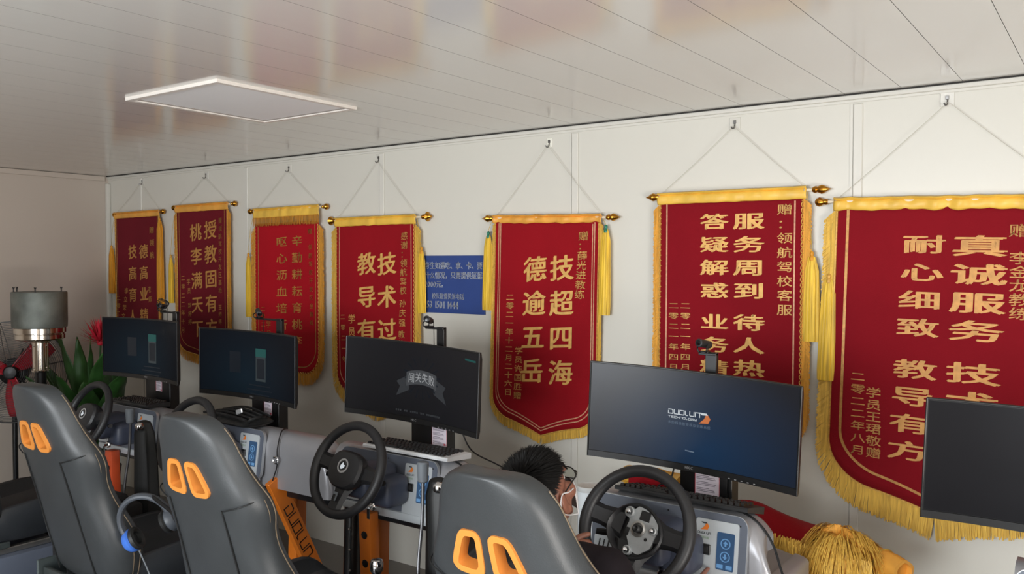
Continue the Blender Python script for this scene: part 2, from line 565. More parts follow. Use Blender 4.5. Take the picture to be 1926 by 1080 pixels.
# cornice: dark gap against the ceiling, white strip below
b = MB(); b.box(((XL + XR) / 2, -0.006, ZC - .0125), (XR - XL, .012, .017), .002, 1)
b.box(((XL + XR) / 2, -0.003, ZC - .027), (XR - XL, .006, .012), .002, 1)
structure(b.build('trim_1', 'trim_white'))
b = MB(); b.box(((XL + XR) / 2, -0.010, ZC - .002), (XR - XL, .020, .004)); structure(b.build('trim_2', 'dark_gap'))
b = MB(); b.box((XL + .009, YF / 2 - .01, ZC - .02), (.018, -YF - .05, .036), .003, 1); structure(b.build('trim_3', 'wall_side'))
b = MB(); b.box((XL + .016, -.016, (ZC - .05) / 2), (.03, .03, ZC - .06), .006, 2); structure(b.build('trim_4', 'trim_white'))
for i, x in enumerate((-5.73, -4.525, -3.335, -2.088, -0.832, 0.39, 1.61)):
    b = MB(); b.box((x, -.0035, (ZC - .035) / 2), (.034, .007, ZC - .04), .003, 1)
    b.box((x - .024, -.0015, (ZC - .035) / 2), (.010, .003, ZC - .04))
    structure(b.build('trim_%d' % (5 + i), 'trim_white'))
# front of the cabin behind the camera: a band of windows
b = MB()
wx0, wx1, wz0, wz1 = -2.8, 0.0, .52, 1.98
b.box(((XL + wx0) / 2, YF - .05, ZC / 2), (wx0 - XL, .1, ZC + .1)); b.box(((wx1 + XR) / 2, YF - .05, ZC / 2), (XR - wx1, .1, ZC + .1))
b.box(((wx0 + wx1) / 2, YF - .05, wz0 / 2), (wx1 - wx0, .1, wz0)); b.box(((wx0 + wx1) / 2, YF - .05, (wz1 + ZC + .05) / 2), (wx1 - wx0, .1, ZC + .05 - wz1))
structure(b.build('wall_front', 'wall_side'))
for i in range(2):
    x0 = wx0 + i * 1.4; x1 = x0 + 1.4
    b = MB()
    for (cx, cz, w, h) in ((x0 + .02, (wz0 + wz1) / 2, .04, wz1 - wz0), (x1 - .02, (wz0 + wz1) / 2, .04, wz1 - wz0),
                           ((x0 + x1) / 2, wz0 + .025, 1.32, .05), ((x0 + x1) / 2, wz1 - .025, 1.32, .05)):
        b.box((cx, YF - .05, cz), (w, .06, h), .004, 1)
    w_ = structure(b.build('window_%d' % (i + 1), 'alu'))
    b = MB(); b.box(((x0 + x1) / 2, YF - .05, (wz0 + wz1) / 2), (x1 - x0 - .08, .006, wz1 - wz0 - .1)); b.build('pane', 'glass', w_)

# ceiling light panel
t = thing('ceiling_light', 'square white light panel set in the strip ceiling, switched off', 'light', (-2.86, -1.25, ZC))
xa, xb, ya, yb = -.30, .285, -.335, .33
b = MB(); b.ring([(xa, ya), (xb, ya), (xb, yb), (xa, yb)], [(xa + .022, ya + .022), (xb - .022, ya + .022), (xb - .022, yb - .022), (xa + .022, yb - .022)], 0.0, -.012, -.003)
b.build('frame', 'light_frame', t)
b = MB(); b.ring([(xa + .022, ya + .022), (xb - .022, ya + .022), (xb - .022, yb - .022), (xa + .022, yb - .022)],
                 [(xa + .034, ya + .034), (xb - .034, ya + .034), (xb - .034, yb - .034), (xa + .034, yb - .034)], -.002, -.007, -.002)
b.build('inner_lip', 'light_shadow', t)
b = MB(); b.box(((xa + xb) / 2, (ya + yb) / 2, -.003), (xb - xa - .068, yb - ya - .068, .004)); b.build('diffuser', 'light_diffuser', t)

# ------------------------------------------------------------------ silk banners


def banner(xl, xr, zt, ztop, zcorner, zpoint, flen, side, tilt, cloth, satin, fringe_m, ink, rib, hook, texts,
           tassels, label, rodl=None, rodr=None, inset=.022, double=False, corner=.11, head_fringe=0.0, tassel_m='tassel_yellow',
           bead=None, loops=False, ribw=.006, small_bold=0.01, finial='spear', wave=.004, seed=1, drop=0.5, side_dir=.55, wrinkle=.003, cord='cord_grey', tass_w=.022):
    rnd = random.Random(seed)
    xc = (xl + xr) / 2; W = (xr - xl) / 2
    zrod = ztop - .012
    th = R(tilt)
    root = thing('silk_banner', label, 'banner', (xc, -.022, zrod), (0, -th, 0), 'red award banners hanging on the back wall')
    ct, st = cos(th), sin(th)

    def loc(X, Z):   # wall coordinates -> banner coordinates
        dx, dz = X - xc, Z - zrod
        return (dx * ct + dz * st, -dx * st + dz * ct)
    top = zt - zrod; L = zcorner - zrod; P = zpoint - zrod
    ph = rnd.random() * 6

    def wv(x, z):
        g = min(1.0, max(0.0, (top - z) / .6))
        return -.004 + g * wave * (sin(x * 9 + ph) + .5 * sin(z * 5 + x * 4 + 1.7 * ph))

    def surf(dy):
        return lambda x, z: (x, wv(x, z) - dy, z)

    def zb(x, ins=0.0):
        a = abs(x); w = W - ins; rr = max(.02, corner - ins * .4)
        d = max(0.0, w - a)
        base = L + (ins * 1.0)
        z = base - rr * sqrt(max(0.0, 1 - (1 - min(1, d / rr)) ** 2)) if d < rr else base - rr
        q = max(0.0, 1 - a / (w * .92))
        mid = (base - rr) - (P + ins * 1.1)
        return z - mid * (q ** 1.55)
    # field
    cols = sorted(set([-W + 2 * W * i / 40 for i in range(41)] + [s * (W - corner * (1 - cos(pi / 2 * i / 8))) for i in range(9) for s in (-1, 1)]))
    nv = 26
    vs = []; fs = []
    for x in cols:
        z1 = zb(x)
        for j in range(nv + 1):
            z = top + .02 + (z1 - top - .02) * j / nv
            vs.append((x, wv(x, z), z))
    for i in range(len(cols) - 1):
        for j in range(nv):
            a = i * (nv + 1) + j
            fs.append((a, a + nv + 1, a + nv + 2, a + 1))
    b = MB(); b.add(vs, fs); b.build('cloth', cloth, root, solid=.002)

    def outline(ins=0.0, ztop_=top):
        pts = []; w = W - ins
        z = ztop_
        zc_ = zb(w, ins)
        n = 30
        for i in range(n):
            pts.append((-w, z + (zc_ - z) * i / n))
        m = 80
        for i in range(m + 1):
            u = -1 + 2 * i / m
            x = w * (math.copysign(abs(u) ** 1.0, u)) if abs(u) < .75 else math.copysign(w * (.75 + .25 * sin((abs(u) - .75) / .25 * pi / 2)), u)
            pts.append((x, zb(x, ins)))
        for i in range(n - 1, -1, -1):
            pts.append((w, z + (zc_ - z) * i / n))
        return pts

    def resample(pts, step):
        out = []; acc = 0.0
        for i in range(len(pts) - 1):
            a, c = Vector(pts[i]), Vector(pts[i + 1]); d = (c - a).length
            while acc <= d and d > 0:
                q = a + (c - a) * (acc / d); t = (c - a).normalized()
                out.append((q, Vector((t.y, -t.x)))); acc += step
            acc -= d
        return out
    # fringe
    fr = MB()
    for (q, n) in resample(outline(), .0034):
        n = -n if (q.x * n.x < 0 and abs(n.x) > .5) or (abs(n.x) <= .5 and n.y > 0) else n
        dn = max(0.0, -n.y)
        d = Vector((n.x * side_dir, n.y * side_dir - drop - .5 * dn)).normalized()
        ln = (side * 1.25) * (1 - dn) + flen * dn
        for lay in range(2):
            j = rnd.uniform(-.12, .12); l2 = ln * rnd.uniform(.86, 1.06)
            dd = Vector((d.x + j * (.5 if dn < .5 else .25), d.y)).normalized(); pw = Vector((-dd.y, dd.x)) * .0021
            y0 = wv(q.x, q.y) + .001 - .0012 * lay
            pts = [q - dd * .004, q + dd * l2 * .5 + Vector((rnd.uniform(-.002, .002), 0)), q + dd * l2]
            vs = []
            yo = rnd.uniform(-.004, .002)
            for k, p in enumerate(pts):
                y = y0 + (yo + .0015) * k / 2
                vs += [(p.x - pw.x, y, p.y - pw.y), (p.x + pw.x, y - .0012, p.y + pw.y)]
            fr.add(vs, [(0, 1, 3, 2), (2, 3, 5, 4)])
    if head_fringe:
        x = -W - .01
        while x < W + .012:
            for lay in range(2):
                l2 = head_fringe * rnd.uniform(.85, 1.08); xx = x + rnd.uniform(-.002, .002); sw = rnd.uniform(-.003, .003)
                z0 = top + head_fringe + .004; y0 = -.011 - .001 * lay
                fr.add([(xx - .002, y0, z0), (xx + .002, y0 - .001, z0), (xx + .002 + sw, y0 - .002, z0 - l2), (xx - .002 + sw, y0, z0 - l2)], [(0, 1, 2, 3)])
            x += .0036
    o = fr.build('fringe', fringe_m, root, angle=80)
    # braid along the fringe root
    b = MB(); pts = []
    for i, (q, n) in enumerate(resample(outline(.002), .0045 if loops else .006)):
        if loops:
            a = i * 1.25; q = q + n * (.005 * sin(a)) + Vector((0, .004 * cos(a)))
        pts.append((q.x, wv(q.x, q.y) - .003, q.y))
    b.tube(pts, .0022 if loops else .0034, 5)
    b.build('braid', 'braid_gold', root)
    # inner ribbon border
    b = MB()
    for ins in ([inset, inset + .011] if double else [inset]):
        pl = resample(outline(ins), .009)
        vs = []; fs = []
        for i, (q, n) in enumerate(pl):
            f = surf(.0022)
            a = q - n * (ribw / 2); c = q + n * (ribw / 2)
            vs += [f(a.x, a.y), f(c.x, c.y)]
            if i:
                fs.append((2 * i - 2, 2 * i - 1, 2 * i + 1, 2 * i))
        b.add(vs, fs)
    b.build('border_ribbon', rib, root)
    # header sleeve around the rod
    hb = top + (head_fringe if head_fringe else 0) - .002
    ph2 = rnd.random() * 9

    def hd(u, v):
        x = -W - .012 + (2 * W + .024) * u
        a = -0.9 + v * 2.2
        wr = wrinkle * (sin(x * 42 + ph2 + 2 * sin(x * 17)) + .6 * sin(x * 90 + v * 2))
        if v < .35:
            t = v / .35; ang = pi * (0.9 - 0.9 * t)
            return (x, -.002 - .014 * sin(ang * .999) * 1.0 + wr * .3 + .004 * cos(ang), .004 + .012 * (1 - t) + wr * .25)
        t = (v - .35) / .65
        return (x, -.009 + wr * (1 - .4 * t) - .004 * sin(pi * t) + .002 * t, .004 + (hb - .004) * t + wr * .5 * t)
    b = MB(); b.grid(hd, 90, 10)
    b.build('header_band', satin, root, solid=.0015, angle=80)
    # rod, finials
    xl_, xr_ = (rodl if rodl is not None else xl - .045) - xc, (rodr if rodr is not None else xr + .045) - xc
    fl = .045 if finial == 'ball' else .062
    b = MB(); b.tube([(xl_ + fl * .7, 0, 0), (xr_ - fl * .7, 0, 0)], .0062, 12); b.build('rod', 'rod_white', root)
    for sgn, xe in ((-1, xl_), (1, xr_)):
        if finial == 'ball':
            pr = [(.009, -.006), (.012, 0), (.012, .006), (.009, .01), (.015, .018), (.0185, .027), (.015, .037), (.008, .042), (.002, .045)]
        elif finial == 'fan':
            pr = [(.009, -.006), (.013, 0), (.013, .006), (.010, .01), (.017, .022), (.026, .034), (.018, .040), (.010, .048), (.008, .056), (.002, .062)]
        else:
            pr = [(.009, -.006), (.013, 0), (.014, .007), (.010, .011), (.015, .019), (.018, .028), (.015, .037), (.009, .046), (.004, .055), (.001, .064)]
        b = MB(); M = Matrix.Translation((xe - sgn * fl, 0, 0)) @ Matrix.Rotation(sgn * pi / 2, 4, 'Y')
        b.lathe(pr, 16, 0, M); b.build('finial', 'gold_metal', root)
    # cord up to the hook
    hx, hz = loc(*hook)
    b = MB()
    for sgn, xe in ((-1, -W - .004), (1, W + .004)):
        pts = [(xe, .004, .010), (xe * .5 + hx * .5, .006, hz * .5 + .001), (hx, .002, hz)]
        b.tube(bez(pts, 6), .0010, 5)
        b.tube([(xe, .0115 * cos(a), .0115 * sin(a)) for a in [2 * pi * i / 10 for i in range(10)]], .0013, 5, closed=True)
    b.build('hanging_cord', cord, root)
    # tassels
    for (X, Z0, Z1) in tassels:
        tx, t0 = loc(X, Z0); tx1, t1 = loc(X, Z1)
        b = MB(); hgt = t0 - t1
        prof = [(.006, -.012), (tass_w * .45, -.02), (tass_w * .55, -.035), (tass_w * .8, -.07), (tass_w * .95, -hgt * .6), (tass_w, -hgt * .9), (tass_w * .95, -hgt), (.004, -hgt + .006)]
        b.lathe(prof, 44, 0, Matrix.Translation((tx, -.006, t0)) @ Matrix.Diagonal((1, .42, 1, 1)), fold=11, amp=.13)
        ts = b.build('tassel', tassel_m, root, angle=70)
        k = MB(); M = Matrix.Translation((tx, -.006, t0))
        k.lathe([(.003, .006), (.007, .002), (.0085, -.006), (.006, -.012), (.009, -.016), (.010, -.024), (.0085, -.030)], 12, 0, M)
        k.build('tassel_knot', bead or 'tassel_orange', ts)
        c = MB(); xe = math.copysign(W + .012, tx)
        c.tube(bez([(xe, .0, -.006), (tx * .6 + xe * .4, -.006, (t0) * .45), (tx, -.006, t0 + .004)], 6), .0014, 5)
        c.build('tassel_cord', 'cord_gold', ts)
    # writing
    for (txt, p0, p1, w, h, bold, sl) in texts:
        n = len(txt); b = MB()
        for i, ch in enumerate(txt):
            t = i / (n - 1) if n > 1 else 0
            x, z = loc(p0[0] + (p1[0] - p0[0]) * t, p0[1] + (p1[1] - p0[1]) * t)
            put_char(b, ch, x, z, w, h, bold, surf(.0026), sl)
        b.build('inscription', ink, root)
    return root


BK = .022
banner(-6.026, -5.462, 1.975, 2.014, 1.02, .90, .06, .012, .3, 'velvet_maroon', 'satin_orange', 'fringe_orange', 'ink_gold_dull', 'ribbon_gold', (-5.704, 2.214),
       [('德高业精', (-5.655, 1.729), (-5.660, 1.275), .115, .105, BK, .08), ('技高育人', (-5.80, 1.727), (-5.815, 1.262), .115, .105, BK, .08),
        ('赠领航', (-5.55, 1.878), (-5.547, 1.702), .06, .05, .01, .05), ('李立荣文', (-5.895, 1.445), (-5.935, 1.26), .05, .045, .01, .05),
        ('二零二二', (-5.997, 1.39), (-5.999, 1.22), .05, .04, .01, .05), ('老师', (-5.585, 1.46), (-5.580, 1.39), .045, .045, .01, .05)],
       [(-6.080, 1.772, 1.422), (-5.452, 1.955, 1.357)], 'dark maroon banner hanging leftmost on the wall, beside the corner', -6.06, -5.40,
       inset=.018, finial='ball', seed=11, tassel_m='tassel_orange', tass_w=.036, wrinkle=.001, ribw=.005)
banner(-5.252, -4.687, 1.993, 2.037, 1.16, 1.02, .06, .034, .2, 'velvet_maroon', 'satin_orange', 'fringe_orange', 'ink_gold_dull', 'ribbon_gold', (-4.945, 2.215),
       [('授教固有方', (-4.868, 1.866), (-4.864, 1.222), .14, .125, BK, .08), ('桃李满天下', (-5.03, 1.852), (-5.026, 1.209), .135, .12, BK, .08),
        ('赠领航驾校开发区基地', (-4.761, 1.922), (-4.766, 1.47), .036, .040, .006, .05), ('王师傅', (-4.768, 1.36), (-4.771, 1.266), .036, .036, .006, .05),
        ('二零二二年十月', (-5.186, 1.545), (-5.192, 1.19), .042, .040, .008, .05), ('学员', (-5.125, 1.521), (-5.12, 1.46), .042, .042, .008, .05),
        ('路婷婷', (-5.115, 1.36), (-5.112, 1.25), .040, .040, .006, .05)],
       [(-5.322, 1.70, 1.372)], 'maroon banner with five-character gold columns, second from the corner', -5.305, -4.60,
       inset=.03, finial='ball', seed=12, wrinkle=.0012, ribw=.005, bead='braid_gold', tass_w=.026)
banner(-4.409, -3.826, 1.873, 1.984, 1.115, .985, .07, .045, .4, 'velvet_scarlet', 'satin_yellow', 'fringe_orange', 'ink_foil', 'ribbon_gold', (-4.111, 2.207),
       [('辛勤耕耘育桃李', (-4.015, 1.780), (-4.021, 1.18), .10, .066, .012, .04), ('呕心沥血培新苗', (-4.156, 1.776), (-4.163, 1.17), .105, .066, .012, .04),
        ('赠', (-3.90, 1.835), (-3.90, 1.835), .038, .036, .006, .04), ('领航驾校开发区金教练', (-3.898, 1.74), (-3.887, 1.295), .034, .034, .004, .04),
        ('二零二二', (-4.332, 1.363), (-4.330, 1.22), .040, .034, .006, .04), ('学员', (-4.282, 1.27), (-4.280, 1.21), .045, .05, .006, .04)],
       [(-4.476, 1.704, 1.308)], 'bright scarlet banner with a fringed header strip, behind the second monitor', -4.478, -3.745,
       inset=.03, head_fringe=.052, finial='ball', seed=13, corner=.13, wrinkle=.003, loops=True, tass_w=.026)
banner(-3.674, -3.071, 1.858, 1.903, 1.02, .835, .07, .044, .1, 'velvet_crimson', 'satin_yellow', 'fringe_yellow', 'ink_gold', 'ribbon_rose', (-3.357, 2.212),
       [('技术过硬', (-3.276, 1.644), (-3.279, 1.10), .145, .128, .026, .10), ('教导有方', (-3.431, 1.644), (-3.434, 1.09), .145, .128, .026, .10),
        ('感谢：领航驾校', (-3.145, 1.793), (-3.156, 1.50), .052, .046, .008, .05), ('孙庆强', (-3.160, 1.43), (-3.164, 1.325), .050, .044, .008, .05), ('教练', (-3.168, 1.262), (-3.170, 1.21), .050, .046, .008, .05),
        ('学员', (-3.547, 1.331), (-3.548, 1.26), .058, .056, .010, .05), ('石慧彬', (-3.548, 1.17), (-3.549, 1.06), .055, .050, .010, .05),
        ('二零二一年', (-3.621, 1.340), (-3.609, 1.10), .040, .036, .006, .05)],
       [(-3.022, 1.726, 1.382)], 'crimson banner between the scarlet banner and the blue sign', -3.752, -2.955,
       inset=.026, finial='fan', seed=14, loops=True, wrinkle=.0022, bead='tassel_orange', tass_w=.026)
banner(-2.534, -1.941, 1.840, 1.874, .985, .818, .042, .018, -1.25, 'velvet_crimson', 'satin_orange', 'fringe_yellow', 'ink_gold', 'ribbon_rose', (-2.231, 2.207),
       [('技超四海', (-2.144, 1.625), (-2.153, 1.131), .135, .125, .026, .10), ('德逾五岳', (-2.295, 1.619), (-2.314, 1.129), .135, .125, .026, .10),
        ('赠：薛光进教练', (-2.026, 1.772), (-2.048, 1.502), .056, .044, .008, .05),
        ('二零二一年十二月二十六日', (-2.443, 1.481), (-2.452, 1.014), .050, .036, .006, .05), ('学员许国胜赠', (-2.388, 1.222), (-2.395, 1.003), .050, .038, .006, .05)],
       [(-2.577, 1.80, 1.411), (-1.908, 1.815, 1.411)], 'crimson banner hanging right of the blue sign, fully in view', -2.62, -1.84,
       inset=.024, finial='spear', seed=15, double=True, wrinkle=.0045, bead='bead_green', ribw=.005, corner=.10, tass_w=.027)
banner(-1.640, -1.027, 1.902, 1.946, 1.06, .935, .05, .034, -.1, 'velvet_wine', 'satin_yellow', 'fringe_orange', 'ink_gold', 'ribbon_rose', (-1.317, 2.211),
       [('服务周到', (-1.246, 1.819), (-1.244, 1.535), .135, .070, .030, .0), ('待人热情', (-1.243, 1.405), (-1.241, 1.125), .135, .070, .030, .0),
        ('答疑解惑', (-1.394, 1.821), (-1.392, 1.534), .128, .068, .028, .0), ('业务精湛', (-1.391, 1.403), (-1.390, 1.115), .128, .068, .028, .0),
        ('赠：领航驾校客服', (-1.099, 1.861), (-1.096, 1.462), .064, .046, .010, .0),
        ('二零二一年四月', (-1.521, 1.466), (-1.519, 1.203), .048, .030, .010, .0), ('二零二一年四月', (-1.575, 1.465), (-1.573, 1.200), .048, .030, .010, .0)],
       [(-.992, 1.688, 1.341)], 'crimson banner with wide squat lettering, behind the monitor with the logo', -1.71, -.925,
       inset=.032, finial='spear', seed=16, loops=True, wrinkle=.0016, bead='tassel_orange', tass_w=.030)
banner(-.899, -.135, 1.842, 1.885, .965, .735, .095, .050, -1.5, 'velvet_wine', 'satin_yellow', 'fringe_yellow', 'ink_gold_dull', 'ribbon_gold', (-.523, 2.222),
       [('真诚服务', (-.415, 1.708), (-.423, 1.409), .180, .078, .030, .0), ('技术精湛', (-.429, 1.258), (-.441, .955), .178, .078, .030, .0),
        ('耐心细致', (-.594, 1.716), (-.612, 1.413), .146, .070, .028, .0), ('教导有方', (-.619, 1.259), (-.638, .957), .150, .074, .028, .0),
        ('赠', (-.294, 1.759), (-.294, 1.759), .070, .048, .010, .0), ('李金龙教练', (-.292, 1.665), (-.290, 1.475), .070, .046, .010, .0),
        ('学员王珺敬赠', (-.761, 1.161), (-.758, .934), .056, .042, .010, .0), ('二零二二年八月', (-.817, 1.218), (-.814, .939), .054, .038, .010, .0)],
       [(-.926, 1.60, 1.194)], 'large crimson banner half hidden by the nearly black monitor', -.985, -.05,
       inset=.042, finial='ball', seed=17, double=False, corner=.16, wrinkle=.005, bead='braid_gold', ribw=.010, tass_w=.030)

# hooks the banner cords hang from
for i, (x, z, m) in enumerate(((-5.704, 2.214, 'hook_clear'), (-4.945, 2.215, 'hook_clear'), (-4.111, 2.207, 'hook_clear'), (-3.357, 2.212, 'hook_clear'),
                               (-2.231, 2.207, 'hook_white'), (-1.317, 2.211, 'hook_clear'), (-.528, 2.222, 'hook_clear'))):
    t = thing('wall_hook', ('clear adhesive hook above the leftmost maroon banner', 'clear adhesive hook above the second maroon banner', 'clear adhesive hook above the bright scarlet banner',
                            'metal hook above the crimson banner left of the blue sign', 'solid white adhesive hook above the banner right of the blue sign',
                            'clear adhesive hook above the banner behind the logo monitor', 'clear adhesive hook above the large banner at the right end')[i], 'hook', (x, 0, z), group='adhesive wall hooks')
    b = MB(); w, h = (.030, .044) if m == 'hook_white' else (.046, .050)
    b.box((0, -.002, .012), (w, .004, h), .0015, 1); b.build('hook_plate', m, t)
    b = MB(); b.tube(bez([(0.001, -.005, .022), (.001, -.007, .004), (0, -.012, -.007), (-.004, -.020, -.010), (-.008, -.024, -.002)], 6), .0026, 8)
    b.box((0, -.006, .018), (.012, .004, .014), .001, 1)
    b.build('hook', 'hook_metal', t)

# blue notice sign
t = thing('notice_sign', 'blue rectangular wall sign with white writing and a phone number', 'sign', (-2.83, 0, 1.536))
b = MB(); b.box((0, -.004, 0), (.43, .008, .300), .001, 1); b.build('board', 'sign_blue', t)
b = MB()
sf = lambda x, z: (x, -.0092, z)
for txt_, x_, z_, sz_, sq_, bo_ in (('考生如遇吃、拿、卡、要', -.186, .098, .040, .88, .020), ('什么情况，只要提供证据', -.186, .047, .040, .88, .020), ('2000元。', -.186, -.000, .040, .88, .020),
                                ('校长监督投诉电话', -.137, -.062, .034, .80, .016), ('153 1501 1444', -.188, -.106, .054, .72, .022)):
    b = MB(); put_line(b, txt_, x_, z_, sz_, sq_, bo_, sf); b.build('lettering', 'sign_letter', t)

# ------------------------------------------------------------------ monitors
CURV = 1.5


def cy(x):
    return -x * x / (2 * CURV)


MW, MH = .745, .338


def monitor(loc, roll, screen, label, draw, name='computer_monitor', sw=.20):
    t = thing(name, label, 'monitor', loc, (0, 0, 0), 'curved black monitors along the wall')
    # local frame: z=0 is the screen centre height, y toward the wall
    cr, sr = cos(R(roll)), sin(R(roll))
    M = Matrix(((cr, 0, sr, 0), (0, 1, 0, 0), (-sr, 0, cr, 0), (0, 0, 0, 1)))
    b = MB(); n = 24
    rings = []
    for i in range(n + 1):
        x = -MW / 2 + MW * i / n; y = cy(x); tk = .016 + .022 * (1 - (2 * x / MW) ** 2)
        rings.append([(x, y, -MH / 2), (x, y, MH / 2), (x, y + .008, MH / 2 + .001), (x, y + tk, MH * .42), (x, y + tk, -MH * .42), (x, y + .008, -MH / 2 - .001)])
    b.loft(rings, 0, M)
    for s in (-1, 1):   # slim raised edge around the panel
        b.tube([M @ Vector((-MW / 2 + MW * i / n, cy(-MW / 2 + MW * i / n) - .001, s * (MH / 2 - .002))) for i in range(n + 1)], .003, 6)
        b.tube([M @ Vector((s * (MW / 2 - .002), cy(MW / 2) - .001, z)) for z in (-MH / 2, MH / 2)], .003, 6)
    rings = []
    for i in range(n + 1):
        x = -MW / 2 + .003 + (MW - .006) * i / n; y = cy(x) - .0015
        rings.append([(x, y, -MH / 2 + .002), (x, y - .002, -MH / 2 + .003), (x, y - .002, -MH / 2 + .021), (x, y, -MH / 2 + .022)])
    b.loft(rings, 0, M)
    for k in range(5):
        x = .14 + .022 * k; b.box((x, cy(x) - .004, -MH / 2 + .0045), (.006, .002, .0025), mi=1, M=M)
    b.build('housing', ['plastic_black', 'silver_dot'], t)
    b = MB(); b.grid(lambda u, v: (-MW / 2 + .007 + (MW - .014) * u, cy(-MW / 2 + .007 + (MW - .014) * u) - .0012, -MH / 2 + .023 + (MH - .030) * v), 24, 4, M=M)
    s = b.build('screen', screen, t)
    b = MB()
    sf = lambda x, z: tuple(M @ Vector((x, cy(x) - .0042, z)))
    put_line(b, 'HKC', -.018, -MH / 2 + .0125, .013, 1.05, .02, sf)
    b.build('logo', 'silver_dot', t)
    draw(s, lambda x, z: tuple(M @ Vector((x, cy(x) - .0022, z))), t)
    # black column behind, standing on the console
    zb = .7905 - loc[2]
    b = MB(); b.box((0.02, .062, (zb + .05) / 2), (sw, .028, .05 - zb), .004, 2); b.box((0.02 + sw / 2 + .008, .080, (zb + .05) / 2), (.014, .06, .05 - zb), .003, 1)
    b.box((0.0, .050, .0), (.10, .05, .10), .006, 2)
    b.box((0.02, .055, zb + .008), (sw + .03, .10, .014), .004, 2)
    b.build('stand', 'plastic_black', t)
    return t


def note(t, x, z, w, h, y=.0465):
    b = MB(); b.box((x, y, z), (w, .001, h), mi=0)
    b.box((x, y - .001, z + h * .41), (w * .36, .001, h * .05), mi=2)
    rr = random.Random(int(abs(x * 1000)) + 3)
    for k in range(15):
        zz = z + h * .33 - k * h * .052
        if k in (3, 7, 11):
            continue
        l = w * (.82 if k % 4 else .55) * rr.uniform(.85, 1)
        b.box((x - w * .43 + l / 2, y - .001, zz), (l, .001, h * .016), mi=1)
    for s in (-1, 1):
        b.box((x + s * (w / 2 - .0008), y - .0008, z), (.0016, .001, h), mi=2)
    b.box((x + w * .36, y - .001, z - h * .42), (w * .12, .001, h * .09), mi=2)
    st = [c for c in t.children if c.name.split('.')[0] == 'stand'][0]
    o = b.build('notice_sheet', ['note_paper', 'note_ink', 'note_red'], st)
    o['label'] = 'printed white sheet on the black stand'


def draw_card(s, sf, t):
    b = MB(); x0, x1, z0, z1 = .025, .105, -.075, .085
    flat_poly(b, [(x0, z0), (x1, z0), (x1, .045), (x0, .045)], sf, 0)
    flat_poly(b, [(x0 - .002, .045), (x1 + .002, .045), (x1 + .002, z1), (x0 - .002, z1)], sf, 1)
    flat_poly(b, [(x0 + .008, z0 + .012), (x1 - .008, z0 + .012), (x1 - .008, .036), (x0 + .008, .036)], lambda x, z: (sf(x, z)[0], sf(x, z)[1] - .0004, sf(x, z)[2]), 2)
    flat_poly(b, [(-.17, -.045), (-.09, -.045), (-.09, .06), (-.17, .06)], sf, 3)
    for k, w in enumerate((.17, .20, .15)):
        flat_poly(b, [(.06 - w / 2, -.10 - k * .022), (.06 + w / 2, -.10 - k * .022), (.06 + w / 2, -.094 - k * .022), (.06 - w / 2, -.094 - k * .022)], sf, 3)
    b.build('screen_picture', ['scr_card', 'scr_teal', 'scr_dim', 'scr_dim'], s)


def draw_fail(s, sf, t):
    b = MB()
    c = lambda x: .025 - .9 * (x - .035) ** 2 * 2.2
    sg = lambda x, z: sf(x, z + c(x))
    sh = lambda x, z: (sf(x, z + c(x))[0], sf(x, z + c(x))[1] - .0004, sf(x, z + c(x))[2])
    n = 12
    for i in range(n):
        x0 = -.05 + .17 * i / n; x1 = -.05 + .17 * (i + 1) / n
        flat_poly(b, [(x0, -.028), (x1, -.028), (x1, .032), (x0, .032)], sh, 0)
    flat_poly(b, [(-.05, .014), (-.105, .012), (-.085, -.018), (-.105, -.050), (-.035, -.048), (-.035, -.028), (-.05, -.028)], sg, 1)
    flat_poly(b, [(.12, .014), (.175, .016), (.158, -.018), (.180, -.052), (.105, -.050), (.105, -.028), (.12, -.028)], sg, 1)
    sk = lambda x, z: (sf(x, z)[0], sf(x, z)[1] - .0008, sf(x, z)[2])
    for i, ch in enumerate('闯关失败'):
        x = -.022 + i * .038; put_char(b, ch, x, .002 + c(x), .036, .044, .008, sk, -.05 * (i - 1), 2)
    for i in range(16):   # rays behind the ribbon
        a = 2 * pi * i / 16 + .1; r0, r1 = .055, .105
        p = Vector((.035, .025)); d = Vector((cos(a), sin(a) * .85)); q = Vector((-d.y, d.x)) * .004
        flat_poly(b, [tuple(p + d * r0 - q * .3), tuple(p + d * r0 + q * .3), tuple(p + d * r1 + q), tuple(p + d * r1 - q)], sf, 3)
    b.build('ribbon_picture', ['scr_ribbon', 'scr_ribbon_dark', 'scr_letters', 'scr_dim'], s)
    b = MB()
    for k in range(22):
        if k in (3, 6, 11, 14):
            continue
        x = -.105 + k * .0115
        flat_poly(b, [(x, -.128), (x + .008, -.128), (x + .008, -.120), (x, -.120)], sf, 0)
    b.build('caption', 'scr_ribbon_dark', s)
    b = MB(); flat_poly(b, [(.285, .138), (.35, .134), (.35, .126), (.285, .130)], sf, 0)
    b.build('status_mark', 'scr_teal', s)


def logo_mark(b, x, z, sc, sf, mw, mo):
    P = lambda pts: [(x + px * sc, z + pz * sc) for px, pz in pts]
    flat_poly(b, P([(0, 1.0), (.72, 1.0), (.88, .82), (.25, .80)]), sf, mw)
    flat_poly(b, P([(.80, .94), (1.12, .52), (.92, .08), (.0, .0), (.50, .46), (.62, .76)]), sf, mo)


